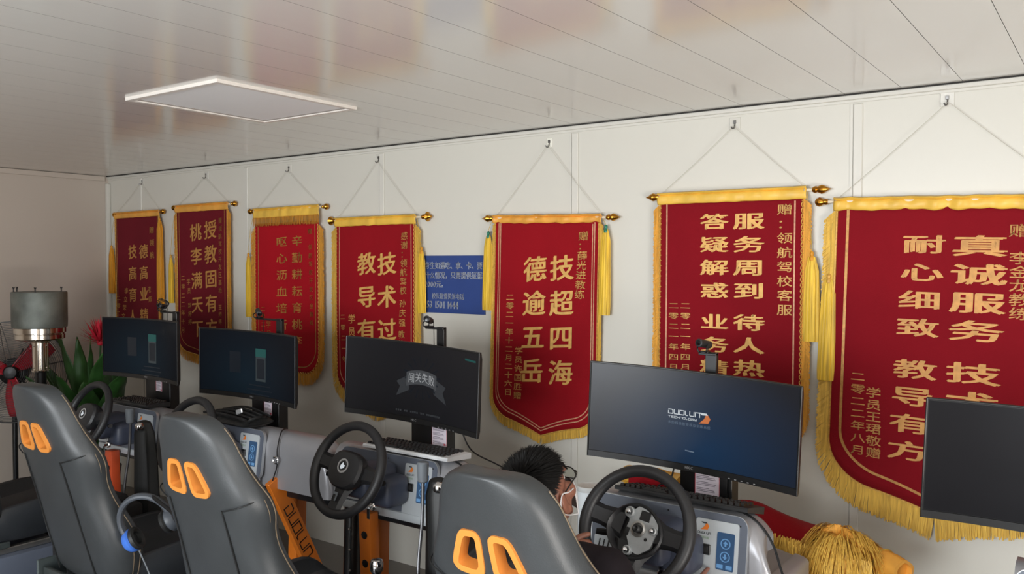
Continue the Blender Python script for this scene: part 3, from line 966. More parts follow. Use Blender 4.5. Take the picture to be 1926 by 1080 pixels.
def draw_logo(s, sf, t):
    b = MB()
    stroke_text(b, 'DUOLUN', -.085, .018, .0155, .014, .0046, .0028, sf, 0)
    stroke_text(b, 'TECHNOLOGY', -.085, .004, .0078, .006, .0028, .0014, sf, 0)
    logo_mark(b, .025, -.002, .036, sf, 0, 1)
    for i, ch in enumerate('多伦科技智能模拟训练系统'):
        put_char(b, ch, -.080 + i * .0128, -.012, .0115, .0115, .0, sf, 0, 2)
    b.build('screen_logo', ['scr_white', 'scr_orange', 'scr_text'], s)
    b = MB(); flat_poly(b, [(-.02, -.098), (.012, -.100), (.012, -.104), (-.02, -.102)], sf, 0)
    b.build('loading_mark', 'scr_text', s)


def draw_login(s, sf, t):
    b = MB()
    flat_poly(b, [(-.12, -.13), (.18, -.13), (.18, .075), (-.12, .075)], sf, 0)
    sk = lambda x, z: (sf(x, z)[0], sf(x, z)[1] - .0004, sf(x, z)[2])
    put_line(b, '未登录', -.092, .048, .014, 1.0, .01, sk, 1)
    b.build('screen_picture', ['scr_dim', 'scr_letters'], s)


m1 = monitor((-4.43, -.75, 1.167), 0, 'screen_teal', 'monitor showing a teal card, right beside the red flower', draw_card, sw=.22)
m2 = monitor((-3.49, -.75, 1.143), .7, 'screen_teal', 'monitor showing a teal card, in front of the scarlet banner', draw_card, sw=.19)
m3 = monitor((-2.41, -.75, 1.144), 2.3, 'screen_black', 'black monitor showing a grey ribbon with four white characters', draw_fail, sw=.18)
m4 = monitor((-1.168, -.75, 1.118), 2.2, 'screen_blue', 'dark blue monitor showing a white and orange logo', draw_logo, sw=.17)
m5 = monitor((-.08, -.75, 1.09), 2.0, 'screen_off', 'nearly black monitor hiding part of the large crimson banner', draw_login, sw=.18)
note(m1, .045, -.195, .060, .085); note(m2, .055, -.205, .060, .085); note(m3, .09, -.218, .082, .086); note(m4, .035, -.222, .088, .100); note(m5, .03, -.21, .088, .100)

# webcams on brackets behind the monitors


def webcam(loc, label, arm, yaw, pitch, coil=False):
    t = thing('webcam', label, 'webcam', loc, (0, 0, 0), 'small black webcams above the monitors')
    b = MB(); b.box((0, 0, -.05), (.040, .020, .16), .002, 1); b.box((-arm / 2, -.004, .024), (arm + .04, .022, .008), .002, 1)
    b.build('bracket', 'plastic_black', t)
    B = Matrix.Translation((-arm, -.012, .058)) @ Matrix.Rotation(R(yaw), 4, 'Z') @ Matrix.Rotation(R(pitch), 4, 'X')
    b = MB(); b.lathe([(.010, -.032), (.013, -.030), (.0135, .0), (.0125, .02), (.014, .022), (.014, .034), (.011, .036)], 18, 0, B @ Matrix.Rotation(pi / 2, 4, 'X'))
    c = b.build('camera_body', 'plastic_matte', t)
    b = MB(); b.lathe([(.010, .035), (.0085, .0375), (.004, .0385)], 18, 0, B @ Matrix.Rotation(pi / 2, 4, 'X')); b.build('lens', 'lens_glass', c)
    b = MB()
    for s in (-1, 1):
        b.tube(bez([(-arm + s * .013, -.012, .058), (-arm + s * .017, -.030, .045), (-arm + s * .012, -.026, .030), (-arm + s * .008, -.008, .030)], 5), .0028, 6)
    b.box((-arm, -.010, .031), (.034, .026, .006), .002, 1)
    b.build('clip', 'plastic_black', t)
    b = MB()
    if coil:
        for k in range(4):
            b.tube([(-arm + .01 + .045 * cos(a) * (1 - .12 * k), -.016 + .015 * sin(a + k), .062 + .006 * k + .022 * sin(a)) for a in [2 * pi * i / 18 for i in range(18)]], .002, 5, closed=True)
    b.tube(bez([(-arm + .004, .012, .055), (-arm + .0, .02, .02), (-arm + .006, .014, -.03), (-arm + .010, .012, -.10)], 6), .0016, 5)
    b.build('cable', 'cable_black', t)
    return t


webcam((-2.318, -.690, 1.350), 'webcam above the monitor with the grey ribbon', .060, 25, -12)
webcam((-3.355, -.690, 1.345), 'webcam above the second monitor, before the scarlet banner', .150, 60, 12)
webcam((-1.125, -.690, 1.318), 'webcam above the dark blue monitor with the logo', .022, -10, -10)
webcam((-4.235, -.690, 1.350), 'webcam wrapped in coiled cable above the leftmost monitor', .110, 30, -10, True)

# ------------------------------------------------------------------ driving simulators
PU = Vector((0, .030, .215)).normalized()
PN = Vector((1, 0, 0)).cross(PU)
MP = frame_mat((0, .205, .650), (1, 0, 0), PU, PN)     # dash plate: local x, up the plate, out of the plate


def pl(dn):
    return lambda x, s: tuple(MP @ Vector((x, s, dn)))


def shell(left, right):
    """silver shell: rounded top edge, right end turned round in plan"""
    prof = [(.0, .615), (.0, .70), (.0, .78), (.004, .815), (.016, .843), (.036, .861), (.060, .868), (.100, .868), (.120, .861), (.128, .84), (.130, .79)]
    rc = .05; yb0 = .57; yf = .236
    path = []
    xs = [left + (right - .17 - left) * i / 5 for i in range(6)] + [right - .17 + .12 * i / 8 for i in range(1, 9)]
    for x in xs:
        path.append(((x, yf), (0, -1)))
    for i in range(1, 8):
        a = -pi / 2 + pi / 2 * i / 7
        path.append(((right - rc + rc * cos(a), yf + rc + rc * sin(a)), (cos(a), sin(a))))
    path.append(((right, yb0), (1, 0)))
    b = MB(); vs = []; n = len(prof)
    for (p, nr) in path:
        for (ins, z) in prof:
            u = max(0.0, (p[0] - right + .17) / .17)
            g = max(.25, sqrt(max(0.0, 1 - u ** 2.6)))
            ins2 = min(ins, rc * .9) if nr[0] > .3 else ins
            vs.append((p[0] - nr[0] * ins2, p[1] - nr[1] * ins2, .615 + (z - .615) * g))
    fs = []
    for i in range(len(path) - 1):
        for k in range(n - 1):
            fs.append((i * n + k, (i + 1) * n + k, (i + 1) * n + k + 1, i * n + k + 1))
    # top, back, left end and underside
    topi = [i * n + n - 1 for i in range(len(path))]
    base = len(vs)
    vs += [(left, yb0, .79), (left, yb0, .615), (right, yb0, .615)]
    vs[topi[-1]] = (right, yb0, .66)
    fs.append(tuple([base] + topi))
    fs.append((base, base + 1, base + 2, topi[-1]))
    fs.append(tuple([base + 1] + [k for k in range(n)] + [base]))
    fs.append(tuple([base + 1, base + 2] + [i * n for i in range(len(path) - 1, -1, -1)]))
    b.add(vs, fs)
    return b


def edge_line(right):
    b = MB(); pts = []
    for i in range(15):
        u = i / 14; x = right - .17 + .175 * u
        pts.append((x, .236 + .062, .617 + .253 * max(.25, sqrt(max(0.0, 1 - u ** 2.6)))))
    pts.append((right + .005, .30, .62))
    b.tube(bez(pts, 4), .004, 6)
    return b


TW = R(24)
MWH = frame_mat((0, 0, .853), (1, 0, 0), (0, sin(TW), cos(TW)), (0, -cos(TW), sin(TW)))   # x right, y up the wheel, z to the driver


def steering_wheel(root, stripped, spin=0.0):
    M = MWH @ Matrix.Rotation(R(spin), 4, 'Z')
    b = MB(); n = 64
    pts = [M @ Vector((.172 * cos(2 * pi * i / n), .172 * sin(2 * pi * i / n), 0)) for i in range(n)]
    rad = [.0182 + .0022 * (max(0, cos(2 * (2 * pi * i / n))) ** 2) for i in range(n)]
    b.tube(pts, rad, 14, closed=True)
    w = b.build('steering_wheel', 'wheel_black', root, angle=60)
    for a, wd in ((178, .036), (2, .036), (270, .040)):
        if stripped and a == 270:
            wd = .052
        b = MB(); T = M @ Matrix.Rotation(R(a), 4, 'Z')
        rings = []
        for x, hw, z, tk in ((.045, wd * 1.5, -.016, .016), (.085, wd * 1.0, -.012, .014), (.125, wd * .85, -.006, .011), (.168, wd * .95, 0, .010)):
            rings.append([(x, -hw, z - tk * .4), (x, -hw * .6, z + tk * .8), (x, hw * .6, z + tk * .8), (x, hw, z - tk * .4), (x, hw * .5, z - tk), (x, -hw * .5, z - tk)])
        b.loft(rings, 0, T); b.build('spoke', 'wheel_black', w)
    if not stripped:
        b = MB(); rings = []
        for z, sc in ((-.060, .62), (-.028, .92), (-.008, 1.0), (.012, .98), (.022, .88), (.0265, .62), (.0275, .3)):
            rings.append([(.090 * sc * math.copysign(abs(cos(a)) ** .75, cos(a)) * (1 - .16 * (sin(a) < 0) * abs(sin(a))), .070 * sc * math.copysign(abs(sin(a)) ** .8, sin(a)) - (.008 if sin(a) < 0 else 0), z) for a in [2 * pi * i / 32 for i in range(32)]])
        b.loft(rings, 0, M); b.build('hub', 'wheel_black', w)
        b = MB(); b.lathe([(.026, .024), (.028, .030), (.025, .0305), (.0225, .030)], 32, 0, M @ Matrix.Translation((0, .008, 0)))
        b.lathe([(.0222, .0275), (.0215, .0300)], 32, 1, M @ Matrix.Translation((0, .008, 0)))
        sf = lambda x, z: tuple(M @ Vector((x, z + .008, .0306)))
        flat_poly(b, [(-.010, .002), (-.002, .014), (.004, .004), (.013, .004), (.008, -.008), (-.004, -.014), (-.012, -.006)], sf, 2)
        b.build('badge', ['silver_dot', 'wheel_black', 'scr_white'], w)
        b = MB(); b.box((0, -.108, .012), (.022, .034, .006), .003, 2, 0, M); b.box((.0, -.112, .016), (.014, .022, .003), .001, 1, 1, M)
        b.build('spoke_trim', ['knob_grey', 'plastic_black'], w)
    else:
        # airbag removed: open black cavity with a bare alloy hub plate
        b = MB(); rings = []
        for z, sc in ((-.060, .75), (-.020, .95), (.004, 1.0), (.010, .95), (.004, .88), (-.016, .80)):
            rings.append([(.088 * sc * cos(a) * (1 + .08 * cos(2 * a)), .084 * sc * sin(a) - .010, z) for a in [2 * pi * i / 32 for i in range(32)]])
        b.loft(rings, 0, M); b.build('hub', 'wheel_black', w)
        P = [(-.018, .066), (.020, .066), (.046, .048), (.062, .018), (.056, -.012), (.054, -.044), (.036, -.058), (.022, -.072), (-.010, -.066), (-.018, -.048), (-.030, -.032), (-.040, -.006), (-.036, .018), (-.050, .030), (-.046, .048), (-.030, .052)]
        P = [(x + .012, y) for x, y in chaikin(P, 1, .2)]
        b = MB(); b.prism(P, -.010, .004, 0, M)
        for (x, y, r) in ((-.030, .040, .016), (.060, .008, .012), (-.002, -.068, .014)):
            b.lathe([(r, .0), (r, .014), (r * .75, .016), (r * .7, .010)], 16, 0, M @ Matrix.Translation((x + .002, y, 0)))
            b.lathe([(r * .5, .004), (r * .5, .026), (r * .3, .028)], 12, 1, M @ Matrix.Translation((x + .002, y, 0)))
        b.box((.022, .042, .0035), (.036, .030, .004), .002, 1, 2, M)
        b.box((-.022, -.016, .0035), (.014, .024, .004), .004, 2, 2, M)
        for (x, y) in ((-.006, .010), (.044, -.022)):
            b.lathe([(.005, .002), (.005, .0055)], 10, 2, M @ Matrix.Translation((x, y, 0)))
        b.build('hub_plate', ['cast_alloy', 'chrome', 'plastic_black'], w)
        b = MB(); b.lathe([(.024, .0), (.024, .008), (.018, .010), (.016, .004)], 24, 0, M @ Matrix.Translation((.012, .0, 0)))
        b.lathe([(.012, 0), (.012, .022), (.008, .026), (.003, .020)], 16, 1, M @ Matrix.Translation((.012, .0, 0)))
        b.build('column_nut', ['steel', 'plastic_matte'], w)
    return w


def leg(root, p0, p1, w, d, m, holes=(), axis='y'):
    """rectangular painted tube from p0 to p1 (w across, d deep)"""
    M = aim(p0, p1); L = (Vector(p1) - Vector(p0)).length
    b = MB(); z = M.to_3x3().inverted() @ Vector((1, 0, 0))
    a = atan2(z.y, z.x)
    M = M @ Matrix.Rotation(a, 4, 'Z')
    b.box((0, 0, L / 2), (w, d, L), .006, 2, 0, M)
    o = b.build('leg', m, root)
    if holes:
        h = MB()
        ty = (M.to_3x3().inverted() @ Vector((0, -1, 0)))
        s = 1 if ty.y > 0 else -1
        for q in holes:
            h.lathe([(.016, 0), (.017, .002), (.010, .003)], 8, 0, M @ Matrix.Translation((0, s * d / 2, q)) @ Matrix.Rotation(-s * pi / 2, 4, 'X'))
        h.build('hole_plug', 'plastic_black', o)
    return o


def simulator(x, left, right, label, stripped=False, lever=True, sticker_h=.195, spin=0, trim_line=True, orange='orange_paint', shifter=True, pole=False):
    root = thing('driving_simulator', label, 'driving simulator', (x, -1.13, 0), (0, 0, 0), 'driving simulators in a row along the wall')
    sh = shell(left, right).build('console_shell', 'shell_silver', root, angle=50)
    if trim_line:
        edge_line(right).build('edge_trim', 'cable_black', sh)
    # dash plate
    b = MB(); P = rrect(-.275, .0, .262, .222, .034)
    b.prism(P, -.012, .006, 0, MP); b.ring([(a * 1.006, c * 1.012 - .001) for a, c in P], P, -.010, .004, .004, 1, MP)
    for (sx, ss) in ((-.25, .20), (.0, .205), (.24, .195), (.235, .05), (-.25, .03)):
        b.lathe([(.003, .006), (.003, .0072)], 8, 2, MP @ Matrix.Translation((sx, ss, 0)))
    b.build('dash_plate', ['dash_grey', 'dash_edge', 'plastic_black'], root)
    b = MB(); b.box((-.005, .206, .640), (.50, .03, .035), .008, 2); b.build('lower_rail', 'panel_silver', root)
    # control panel with display and card slot
    px0, px1 = .098, .238
    b = MB(); b.prism(rrect(px0, .195 - sticker_h, px1, .200, .008), .006, .0095, 0, MP)
    cp = b.build('control_panel', 'panel_silver', root)
    b = MB(); b.prism(rrect(.170, .055, .226, .168, .004), .0095, .0115, 0, MP)
    for q in (.135, .096):
        c = [(.198 + .016 * cos(2 * pi * i / 24), q + .016 * sin(2 * pi * i / 24)) for i in range(24)]
        c2 = [(.198 + .013 * cos(2 * pi * i / 24), q + .013 * sin(2 * pi * i / 24)) for i in range(24)]
        b.ring(c, c2, .0115, .0119, .0115, 1, MP)
        s = 1 if q > .12 else -1
        flat_poly(b, [(.198, q + s * .009), (.198 + .008, q), (.198 + .003, q), (.198 + .003, q - s * .008), (.198 - .003, q - s * .008), (.198 - .003, q), (.198 - .008, q)], pl(.0119), 1)
    for q in (.183, .212):
        flat_poly(b, [(q - .010, .060), (q + .010, .060), (q + .010, .072), (q - .010, .072)], pl(.0119), 1)
    b.build('touch_display', ['scr_blue', 'scr_blue_icon'], cp)
    b = MB(); b.box((.128, .108, .011), (.044, .032, .008), .002, 1, 0, MP); b.box((.130, .108, .0155), (.024, .018, .002), .001, 1, 1, MP)
    b.build('card_slot', ['plastic_black', 'plastic_matte'], cp)
    b = MB(); logo_mark(b, .115, .166, .024, pl(.0101), 1, 0)
    stroke_text(b, 'DUOLUN', .105, .154, .0058, .0055, .0018, .0012, pl(.0101), 1)
    for i, ch in enumerate('多伦科技'):
        put_char(b, ch, .109 + i * .0098, .143, .009, .009, .0, lambda x_, z_: pl(.0101)(x_, z_), 0, 2)
    b.build('panel_logo', ['logo_orange', 'logo_dark', 'logo_green'], cp)
    # grille low on the left
    b = MB(); b.prism(rrect(-.262, .012, -.145, .085, .008), .006, .009, 0, MP)
    for k in range(6):
        xx = -.250 + k * .017
        flat_poly(b, [(xx, .024), (xx + .005, .024), (xx + .013, .072), (xx + .008, .072)], pl(.0093), 1)
    b.build('speaker_grille', ['panel_silver', 'plastic_black'], root)
    # steering column and its cover
    b = MB(); b.box((.0, .120, .790), (.150, .19, .120), .030, 3); b.box((.078, .150, .752), (.115, .13, .120), .030, 3)
    cv = b.build('column_cover', 'column_blue', root)
    for (a, e) in (((.05, .075, .80), (.135, .045, .812)), ((-.05, .075, .80), (-.135, .045, .805))):
        b = MB(); b.tube([a, tuple((Vector(a) + Vector(e)) / 2), e, tuple(Vector(e) + (Vector(e) - Vector(a)) * .25)], [.007, .007, .011, .010], 10)
        b.build('stalk', 'plastic_black', cv)
    b = MB(); b.lathe([(.017, 0), (.018, .008), (.014, .012), (.005, .012)], 20, 0, frame_mat((.052, .086, .700), (1, 0, 0), (0, 0, 1), (0, -1, 0)))
    b.box((.052, .068, .698), (.004, .020, .012), .001, 1); b.box((.054, .058, .675), (.016, .004, .040), .002, 1, 1)
    b.build('ignition_lock', ['chrome', 'plastic_black'], cv)
    steering_wheel(root, stripped, spin)
    # orange frame
    leg(root, (-.045, .155, .645), (-.030, .165, .0), .066, .05, orange, (.09, .205))
    leg(root, (.27, .42, .62), (.27, .40, .0), .06, .06, orange)
    leg(root, (left + .1, .42, .62), (left + .1, .40, .0), .06, .06, orange)
    # cut-out lettering down the side plate
    d = (Vector((0, .50, .10)) - Vector((0, .225, .66))).normalized(); e = Vector((1, 0, 0)).cross(d)
    # plate seen from its +x side: letters run downward
    side = MB(); ox = .345
    q = frame_mat((ox, .225, .66), d, Vector((1, 0, 0)).cross(d), (1, 0, 0))
    sgn = -1
    w2 = .011
    side.box((0, 0, 0), (.0001, .0001, .0001))
    side = MB()
    pc = MB(); pc.box((.33, 0, -.015), (.66, .085, .030), .003, 1, 0, q)
    op = pc.build('side_plate', orange, root)
    stroke_text(side, 'DUOLUN', .155, -.024, .040, .046, .013, .0055, lambda u, v: tuple(q @ Vector((u, v, .0012))), 0)
    side.build('plate_lettering', 'plastic_black', op)
    b = MB(); b.box(((left + right) / 2 - .01, .40, .590), (right - left - .08, .22, .05), .004, 1); b.build('under_frame', 'tube_black', root)
    # pedals on a floor board, platform under the seat
    b = MB(); b.box((0, .18, .03), (.60, .50, .06), .006, 1)
    b.build('floor_board', 'platform_grey', root)
    for xx in (-.10, .0, .13):
        b = MB(); b.tube([(xx, .30, .30), (xx, .24, .16)], .010, 8); b.box((xx, .235, .15), (.055, .02, .075), .006, 2); b.build('pedal', 'tube_black', root)
    if pole:
        b = MB(); b.tube(bez([(-.315, .33, .60), (-.29, .30, .40), (-.26, .26, .15), (-.255, .25, .062)], 6), .038, 16)
        for k in range(5):
            b.ball((-.278 + .012 * k, .272 - .011 * k, .50 - .085 * k), .006, 8, 1)
        b.build('cable_column', ['tube_black', 'steel'], root)
    if lever:
        b = MB(); b.tube(bez([(.372, .02, .86), (.376, .01, .72), (.384, -.02, .56), (.42, -.06, .36), (.43, -.07, .06)], 8), .0065, 10)
        lv = b.build('gear_lever', 'steel_dark', root); lv['_k'] = 'lever'
        b = MB(); b.lathe([(.014, -.065), (.019, -.060), (.021, -.02), (.022, .004), (.018, .010), (.006, .011)], 20, 0, Matrix.Translation((.371, .02, .920))); b.build('lever_knob', 'knob_grey', lv)
        b = MB(); rings = []
        for z, w, d_, cx in ((.06, .10, .085, .43), (.30, .09, .07, .425), (.50, .075, .055, .42), (.68, .068, .05, .415), (.80, .060, .045, .405), (.855, .040, .03, .40), (.865, .012, .012, .40)):
            rings.append([(cx + w * cos(a) * (1 + .12 * sin(5 * a)), .075 + d_ * sin(a) * (1 + .10 * cos(4 * a)), z) for a in [2 * pi * i / 28 for i in range(28)]])
        b.loft(rings); bt = b.build('lever_boot', 'rubber_black', root); bt['_k'] = 'lever'
        b = MB(); b.ball((.438, .028, .845), .022, 20); b.build('chrome_ball', 'chrome', bt)
    if shifter:
        b = MB(); b.box((.47, -.20, .26), (.20, .34, .50), .02, 3); b.box((.455, -.19, .53), (.16, .22, .05), .02, 3)
        bx = b.build('shifter_box', 'plastic_matte', root); bx['_k'] = 'shifter'
        b = MB(); b.tube([(.335, -.18, .46), (.335, -.18, .59)], .010, 10); b.lathe([(.016, 0), (.023, .010), (.024, .034), (.020, .046), (.017, .048)], 20, 1, Matrix.Translation((.335, -.18, .575)))
        b.box((.345, -.18, .46), (.06, .08, .05), .01, 2, 0)
        b.build('gear_knob', ['plastic_black', 'chrome'], bx)
    return root


simulator(-4.35, -.28, .60, 'driving simulator under the monitor beside the red flower', orange='orange_red_paint', spin=4, trim_line=False)
simulator(-3.475, -.27, .70, 'driving simulator with the black padded bag on its console', lever=False, spin=-3, trim_line=False, shifter=False)
simulator(-2.42, -.335, .42, 'driving simulator with the white-edged keyboard and a round-badged wheel', trim_line=True, pole=True, spin=-6)
simulator(-1.18, -.28, .345, 'driving simulator with a stripped steering wheel, in front of the seated man', stripped=True, spin=-8, sticker_h=.19, lever=False)
simulator(0.06, -.28, .345, 'driving simulator under the nearly black monitor by the large banner', lever=False)

# ------------------------------------------------------------------ racing seats


def back_y(h):
    return -.055 - (h - .35) * .27


SEAT_SEC = [(.33, .215, .15, .14), (.42, .255, .15, .165), (.50, .270, .155, .185), (.58, .262, .155, .180), (.66, .244, .15, .160), (.73, .234, .15, .145), (.79, .240, .15, .140), (.85, .254, .145, .145),
            (.90, .250, .14, .140), (.945, .226, .13, .128), (.99, .204, .125, .118), (1.04, .188, .12, .11), (1.09, .171, .115, .105), (1.125, .149, .11, .10), (1.150, .113, .10, .09), (1.162, .064, .085, .07)]


def seat_ring(h, w, th, d):
    y0 = back_y(h)
    half = [(0, -.004), (.30, -.003), (.58, .004), (.80, .020), (.93, .046), (1.0, .085), (1.0, max(.09, d * .72)), (.965, d * .93), (.88, d), (.78, d * .96), (.66, max(.088, d * .70)), (.48, max(.082, th * .52)), (.22, max(.080, th * .47))]
    pts = [(x * w, y0 + y, h) for x, y in half] + [(0, y0 + max(.078, th * .46), h)] + [(-x * w, y0 + y, h) for x, y in half[::-1][:-1]]
    return pts


sl = Vector((0, -.27, 1)).normalized()
VM = frame_mat((0, back_y(.955), .955), (1, 0, 0), sl, Vector((1, 0, 0)).cross(sl))     # on the rear skin: x right, y up the back, z out of the back
VENT = [(-.112, -.034), (-.074, .061), (-.026, .064), (-.010, .047), (-.014, -.062), (-.096, -.056)]


def inset_poly(p, d):
    cx = sum(q[0] for q in p) / len(p); cy_ = sum(q[1] for q in p) / len(p)
    out = []
    for i in range(len(p)):
        a, q, c = Vector(p[i - 1]), Vector(p[i]), Vector(p[(i + 1) % len(p)])
        e1 = (q - a).normalized(); e2 = (c - q).normalized()
        n1 = Vector((-e1.y, e1.x)); n2 = Vector((-e2.y, e2.x)); n = (n1 + n2).normalized()
        if n.dot(Vector((cx, cy_)) - q) < 0:
            n = -n
        out.append(tuple(q + n * d / max(.5, abs(n.dot(n1)))))
    return out


def racing_seat(loc, label, rotz=0.0):
    root = thing('racing_seat', label, 'seat', loc, (0, 0, rotz), 'black bucket seats at the simulators')
    b = MB(); b.loft([seat_ring(*q) for q in SEAT_SEC], 0)
    me = b.mesh('backrest', ['leather', 'orange_plastic'], 50)
    o = bpy.data.objects.new('backrest', me); COL.objects.link(o)
    md = o.modifiers.new('sub', 'SUBSURF'); md.levels = 2; md.render_levels = 2
    cut = MB()
    for s in (-1, 1):
        P = chaikin([(x * s, y) for x, y in inset_poly(VENT, .0160)], 2, .16)
        cut.prism(P, -.35, .1, 0, VM)
    cm = cut.mesh('cut', ['orange_plastic']); co = bpy.data.objects.new('cut', cm); COL.objects.link(co)
    bo = o.modifiers.new('b', 'BOOLEAN'); bo.operation = 'DIFFERENCE'; bo.object = co; bo.solver = 'EXACT'
    dg = bpy.context.evaluated_depsgraph_get(); dg.update()
    nm = bpy.data.meshes.new_from_object(o.evaluated_get(dg))
    bpy.data.objects.remove(o); bpy.data.objects.remove(co)
    nm.set_sharp_from_angle(angle=R(50))
    nm.materials.clear(); nm.materials.append(MATS['leather'])
    nm.name = 'backrest'
    o = bpy.data.objects.new('backrest', nm); COL.objects.link(o); o.parent = root
    for s in (-1, 1):
        Po = [(x * s, y) for x, y in VENT]
        P1 = chaikin(Po, 2, .16); P2 = chaikin(inset_poly(Po, .0165), 2, .16)
        b = MB(); b.ring(P1, P2, -.010, .0075, -.030, 0, VM)
        b.build('vent_frame', 'orange_plastic', root, angle=40)
    # stitched edge along both wings, seams on the rear shell
    for s in (-1, 1):
        b = MB(); c = MB()
        b.tube(bez([(s * w * 1.0, back_y(h) + d * .80, h) for h, w, th, d in SEAT_SEC[:-2]], 6), .0020, 6)
        b.tube(bez([(s * w * .99, back_y(h) + d * .66, h) for h, w, th, d in SEAT_SEC[:9]], 6), .0014, 5)
        b.build('edge_piping', 'piping_tan', root)
        c.tube(bez([(s * (.150 - .02 * (h - .35)), back_y(h) - .0005 + .003, h) for h in (.36, .45, .55, .65, .75, .865)], 6), .0032, 6)
        c.tube(bez([(s * .150, back_y(.865) + .0, .865), (s * .215, back_y(.885) + .02, .885), (s * .236, back_y(.897) + .075, .900), (s * .225, back_y(.91) + .12, .912)], 6), .0022, 6)
        c.build('shell_seam', 'seam_black', root)
    # cushion
    b = MB(); rings = []
    for y, w, z0, zt, bol in ((-.05, .20, .28, .40, .02), (.06, .235, .26, .40, .05), (.18, .25, .25, .39, .07), (.32, .25, .25, .40, .075), (.44, .245, .26, .42, .06), (.50, .23, .28, .42, .03), (.52, .20, .31, .40, .0)):
        rings.append([(-w, y, z0), (-w * 1.02, y, zt), (-w * .97, y, zt + bol), (-w * .86, y, zt + bol), (-w * .70, y, zt), (0, y, zt - .012), (w * .70, y, zt), (w * .86, y, zt + bol), (w * .97, y, zt + bol), (w * 1.02, y, zt), (w, y, z0), (0, y, z0 - .01)])
    b.loft(rings); b.build('seat_cushion', 'leather_side', root, sub=1)
    for s in (-1, 1):
        b = MB(); b.box((s * .232, -.05, .32), (.012, .12, .14), .004, 1); b.box((s * .232, .02, .27), (.02, .20, .03), .004, 1); b.build('hinge_bracket', 'bracket_grey', root)
        b = MB(); b.box((s * .20, .22, .236), (.04, .56, .028), .004, 1); b.build('slide_rail', 'steel', root)
    b = MB(); b.box((0, .03, .045), (.60, .86, .09), .006, 1); b.box((0, .05, .155), (.52, .66, .13), .01, 2); b.build('base_platform', 'platform_grey', root)
    b = MB(); b.box((0, -.085, .335), (.42, .022, .055), .006, 2); b.build('rear_crossbar', 'bracket_grey', root)
    return root


S0 = racing_seat((-1.21, -1.60, .002), 'black bucket seat in the foreground, in front of the seated man')
copy_tree(S0, (-2.42, -1.60, .008), 'black bucket seat facing the round-badged steering wheel, middle of the row')
copy_tree(S0, (-3.43, -1.60, .02), 'black bucket seat in front of the steel heater and the fan')
copy_tree(S0, (-4.62, -1.62, .008), 'black bucket seat farthest from the door, right beside the pedestal fan')

# ------------------------------------------------------------------ things on the consoles


def keyboard(loc, rot, case, keym, label, length=.455, under=None):
    t = thing('keyboard', label, 'keyboard', loc, rot)
    b = MB(); rings = []
    for x in (-length / 2, length / 2):
        rings.append([(x, -.072, .000), (x, -.074, .008), (x, -.070, .014), (x, .068, .024), (x, .072, .020), (x, .072, .000)])
    b.loft(rings); b.build('case', case, t)
    k = MB(); k.loft([[(-.0075, -.008, 0), (.0075, -.008, 0), (.0075, .008, 0), (-.0075, .008, 0)], [(-.0055, -.0055, .009), (.0055, -.0055, .009), (.0055, .006, .009), (-.0055, .006, .009)]])
    km = None; nx = int((length - .02) / .0205)
    for r in range(5):
        y = -.052 + r * .026
        if r == 4:
            y += .004
        for i in range(nx):
            if r == 0 and 4 <= i <= 8:
                if i != 6:
                    continue
            x = -length / 2 + .02 + i * .0205 + (.004 if r == 1 else 0)
            if x > length / 2 - .012:
                continue
            if km is None:
                o = k.build('keycap', keym, t); km = o.data
            else:
                o = bpy.data.objects.new('keycap', km); COL.objects.link(o); o.parent = t
            o.location = (x, y, .0135 + (y + .072) * .072)
            if r == 0 and i == 6:
                o.scale = (6.2, 1, 1)
    return t


keyboard((-2.352, -.815, .8705), (R(-5), 0, R(-1)), 'key_white', 'key_black', 'white keyboard with black keys on the console beside the notice sheet', length=.47)
keyboard((-4.395, -.815, .8705), (R(-5), 0, 0), 'key_black', 'plastic_black', 'slim black keyboard below the farthest left monitor', length=.36)
keyboard((-1.165, -.795, .8600), (R(-15), 0, R(-1)), 'key_black', 'plastic_black', 'long black keyboard on the console with the stripped steering wheel', length=.47)

# ribbed black padded bag
t = thing('padded_bag', 'black ribbed padded bag lying on a console below the second monitor', 'bag', (-3.49, -.845, .8685), (0, 0, R(-3)))
b = MB(); rings = []
for i in range(33):
    u = i / 32; x = -.19 + .38 * u
    e = min(1, 5 * min(u, 1 - u) + .25)
    r = .006 * sin(i * 1.57)
    rings.append([(x, -.085 * (.85 + .15 * e), .004), (x, -.10 * (.85 + .15 * e), .020), (x, -.075, .040 * e + r * .4), (x, -.02, .050 * e + r), (x, .04, .060 * e + r), (x, .075, .055 * e + r * .5), (x, .085, .03), (x, .08, .004)])
b.loft(rings); b.build('bag_body', 'rubber_black', t, sub=1, angle=80)
b = MB()
for y in (-.07, -.035, .0, .035, .065):
    b.tube(bez([(-.175, y, .046), (-.06, y + .004, .060 + y * .1), (.06, y - .003, .060 + y * .1), (.175, y, .046)], 8), .006, 6)
b.build('padding_rib', 'plastic_matte', t)
b = MB(); b.tube(bez([(.17, -.05, .03), (.21, -.07, .05), (.22, -.02, .06), (.19, .03, .05)], 6), .006, 6); b.build('strap', 'rubber_black', t)
b = MB(); b.box((.175, -.09, .035), (.05, .008, .022), .003, 1, 0, Matrix.Rotation(R(-18), 4, 'Y')); b.build('bag_tag', 'silver_dot', t)

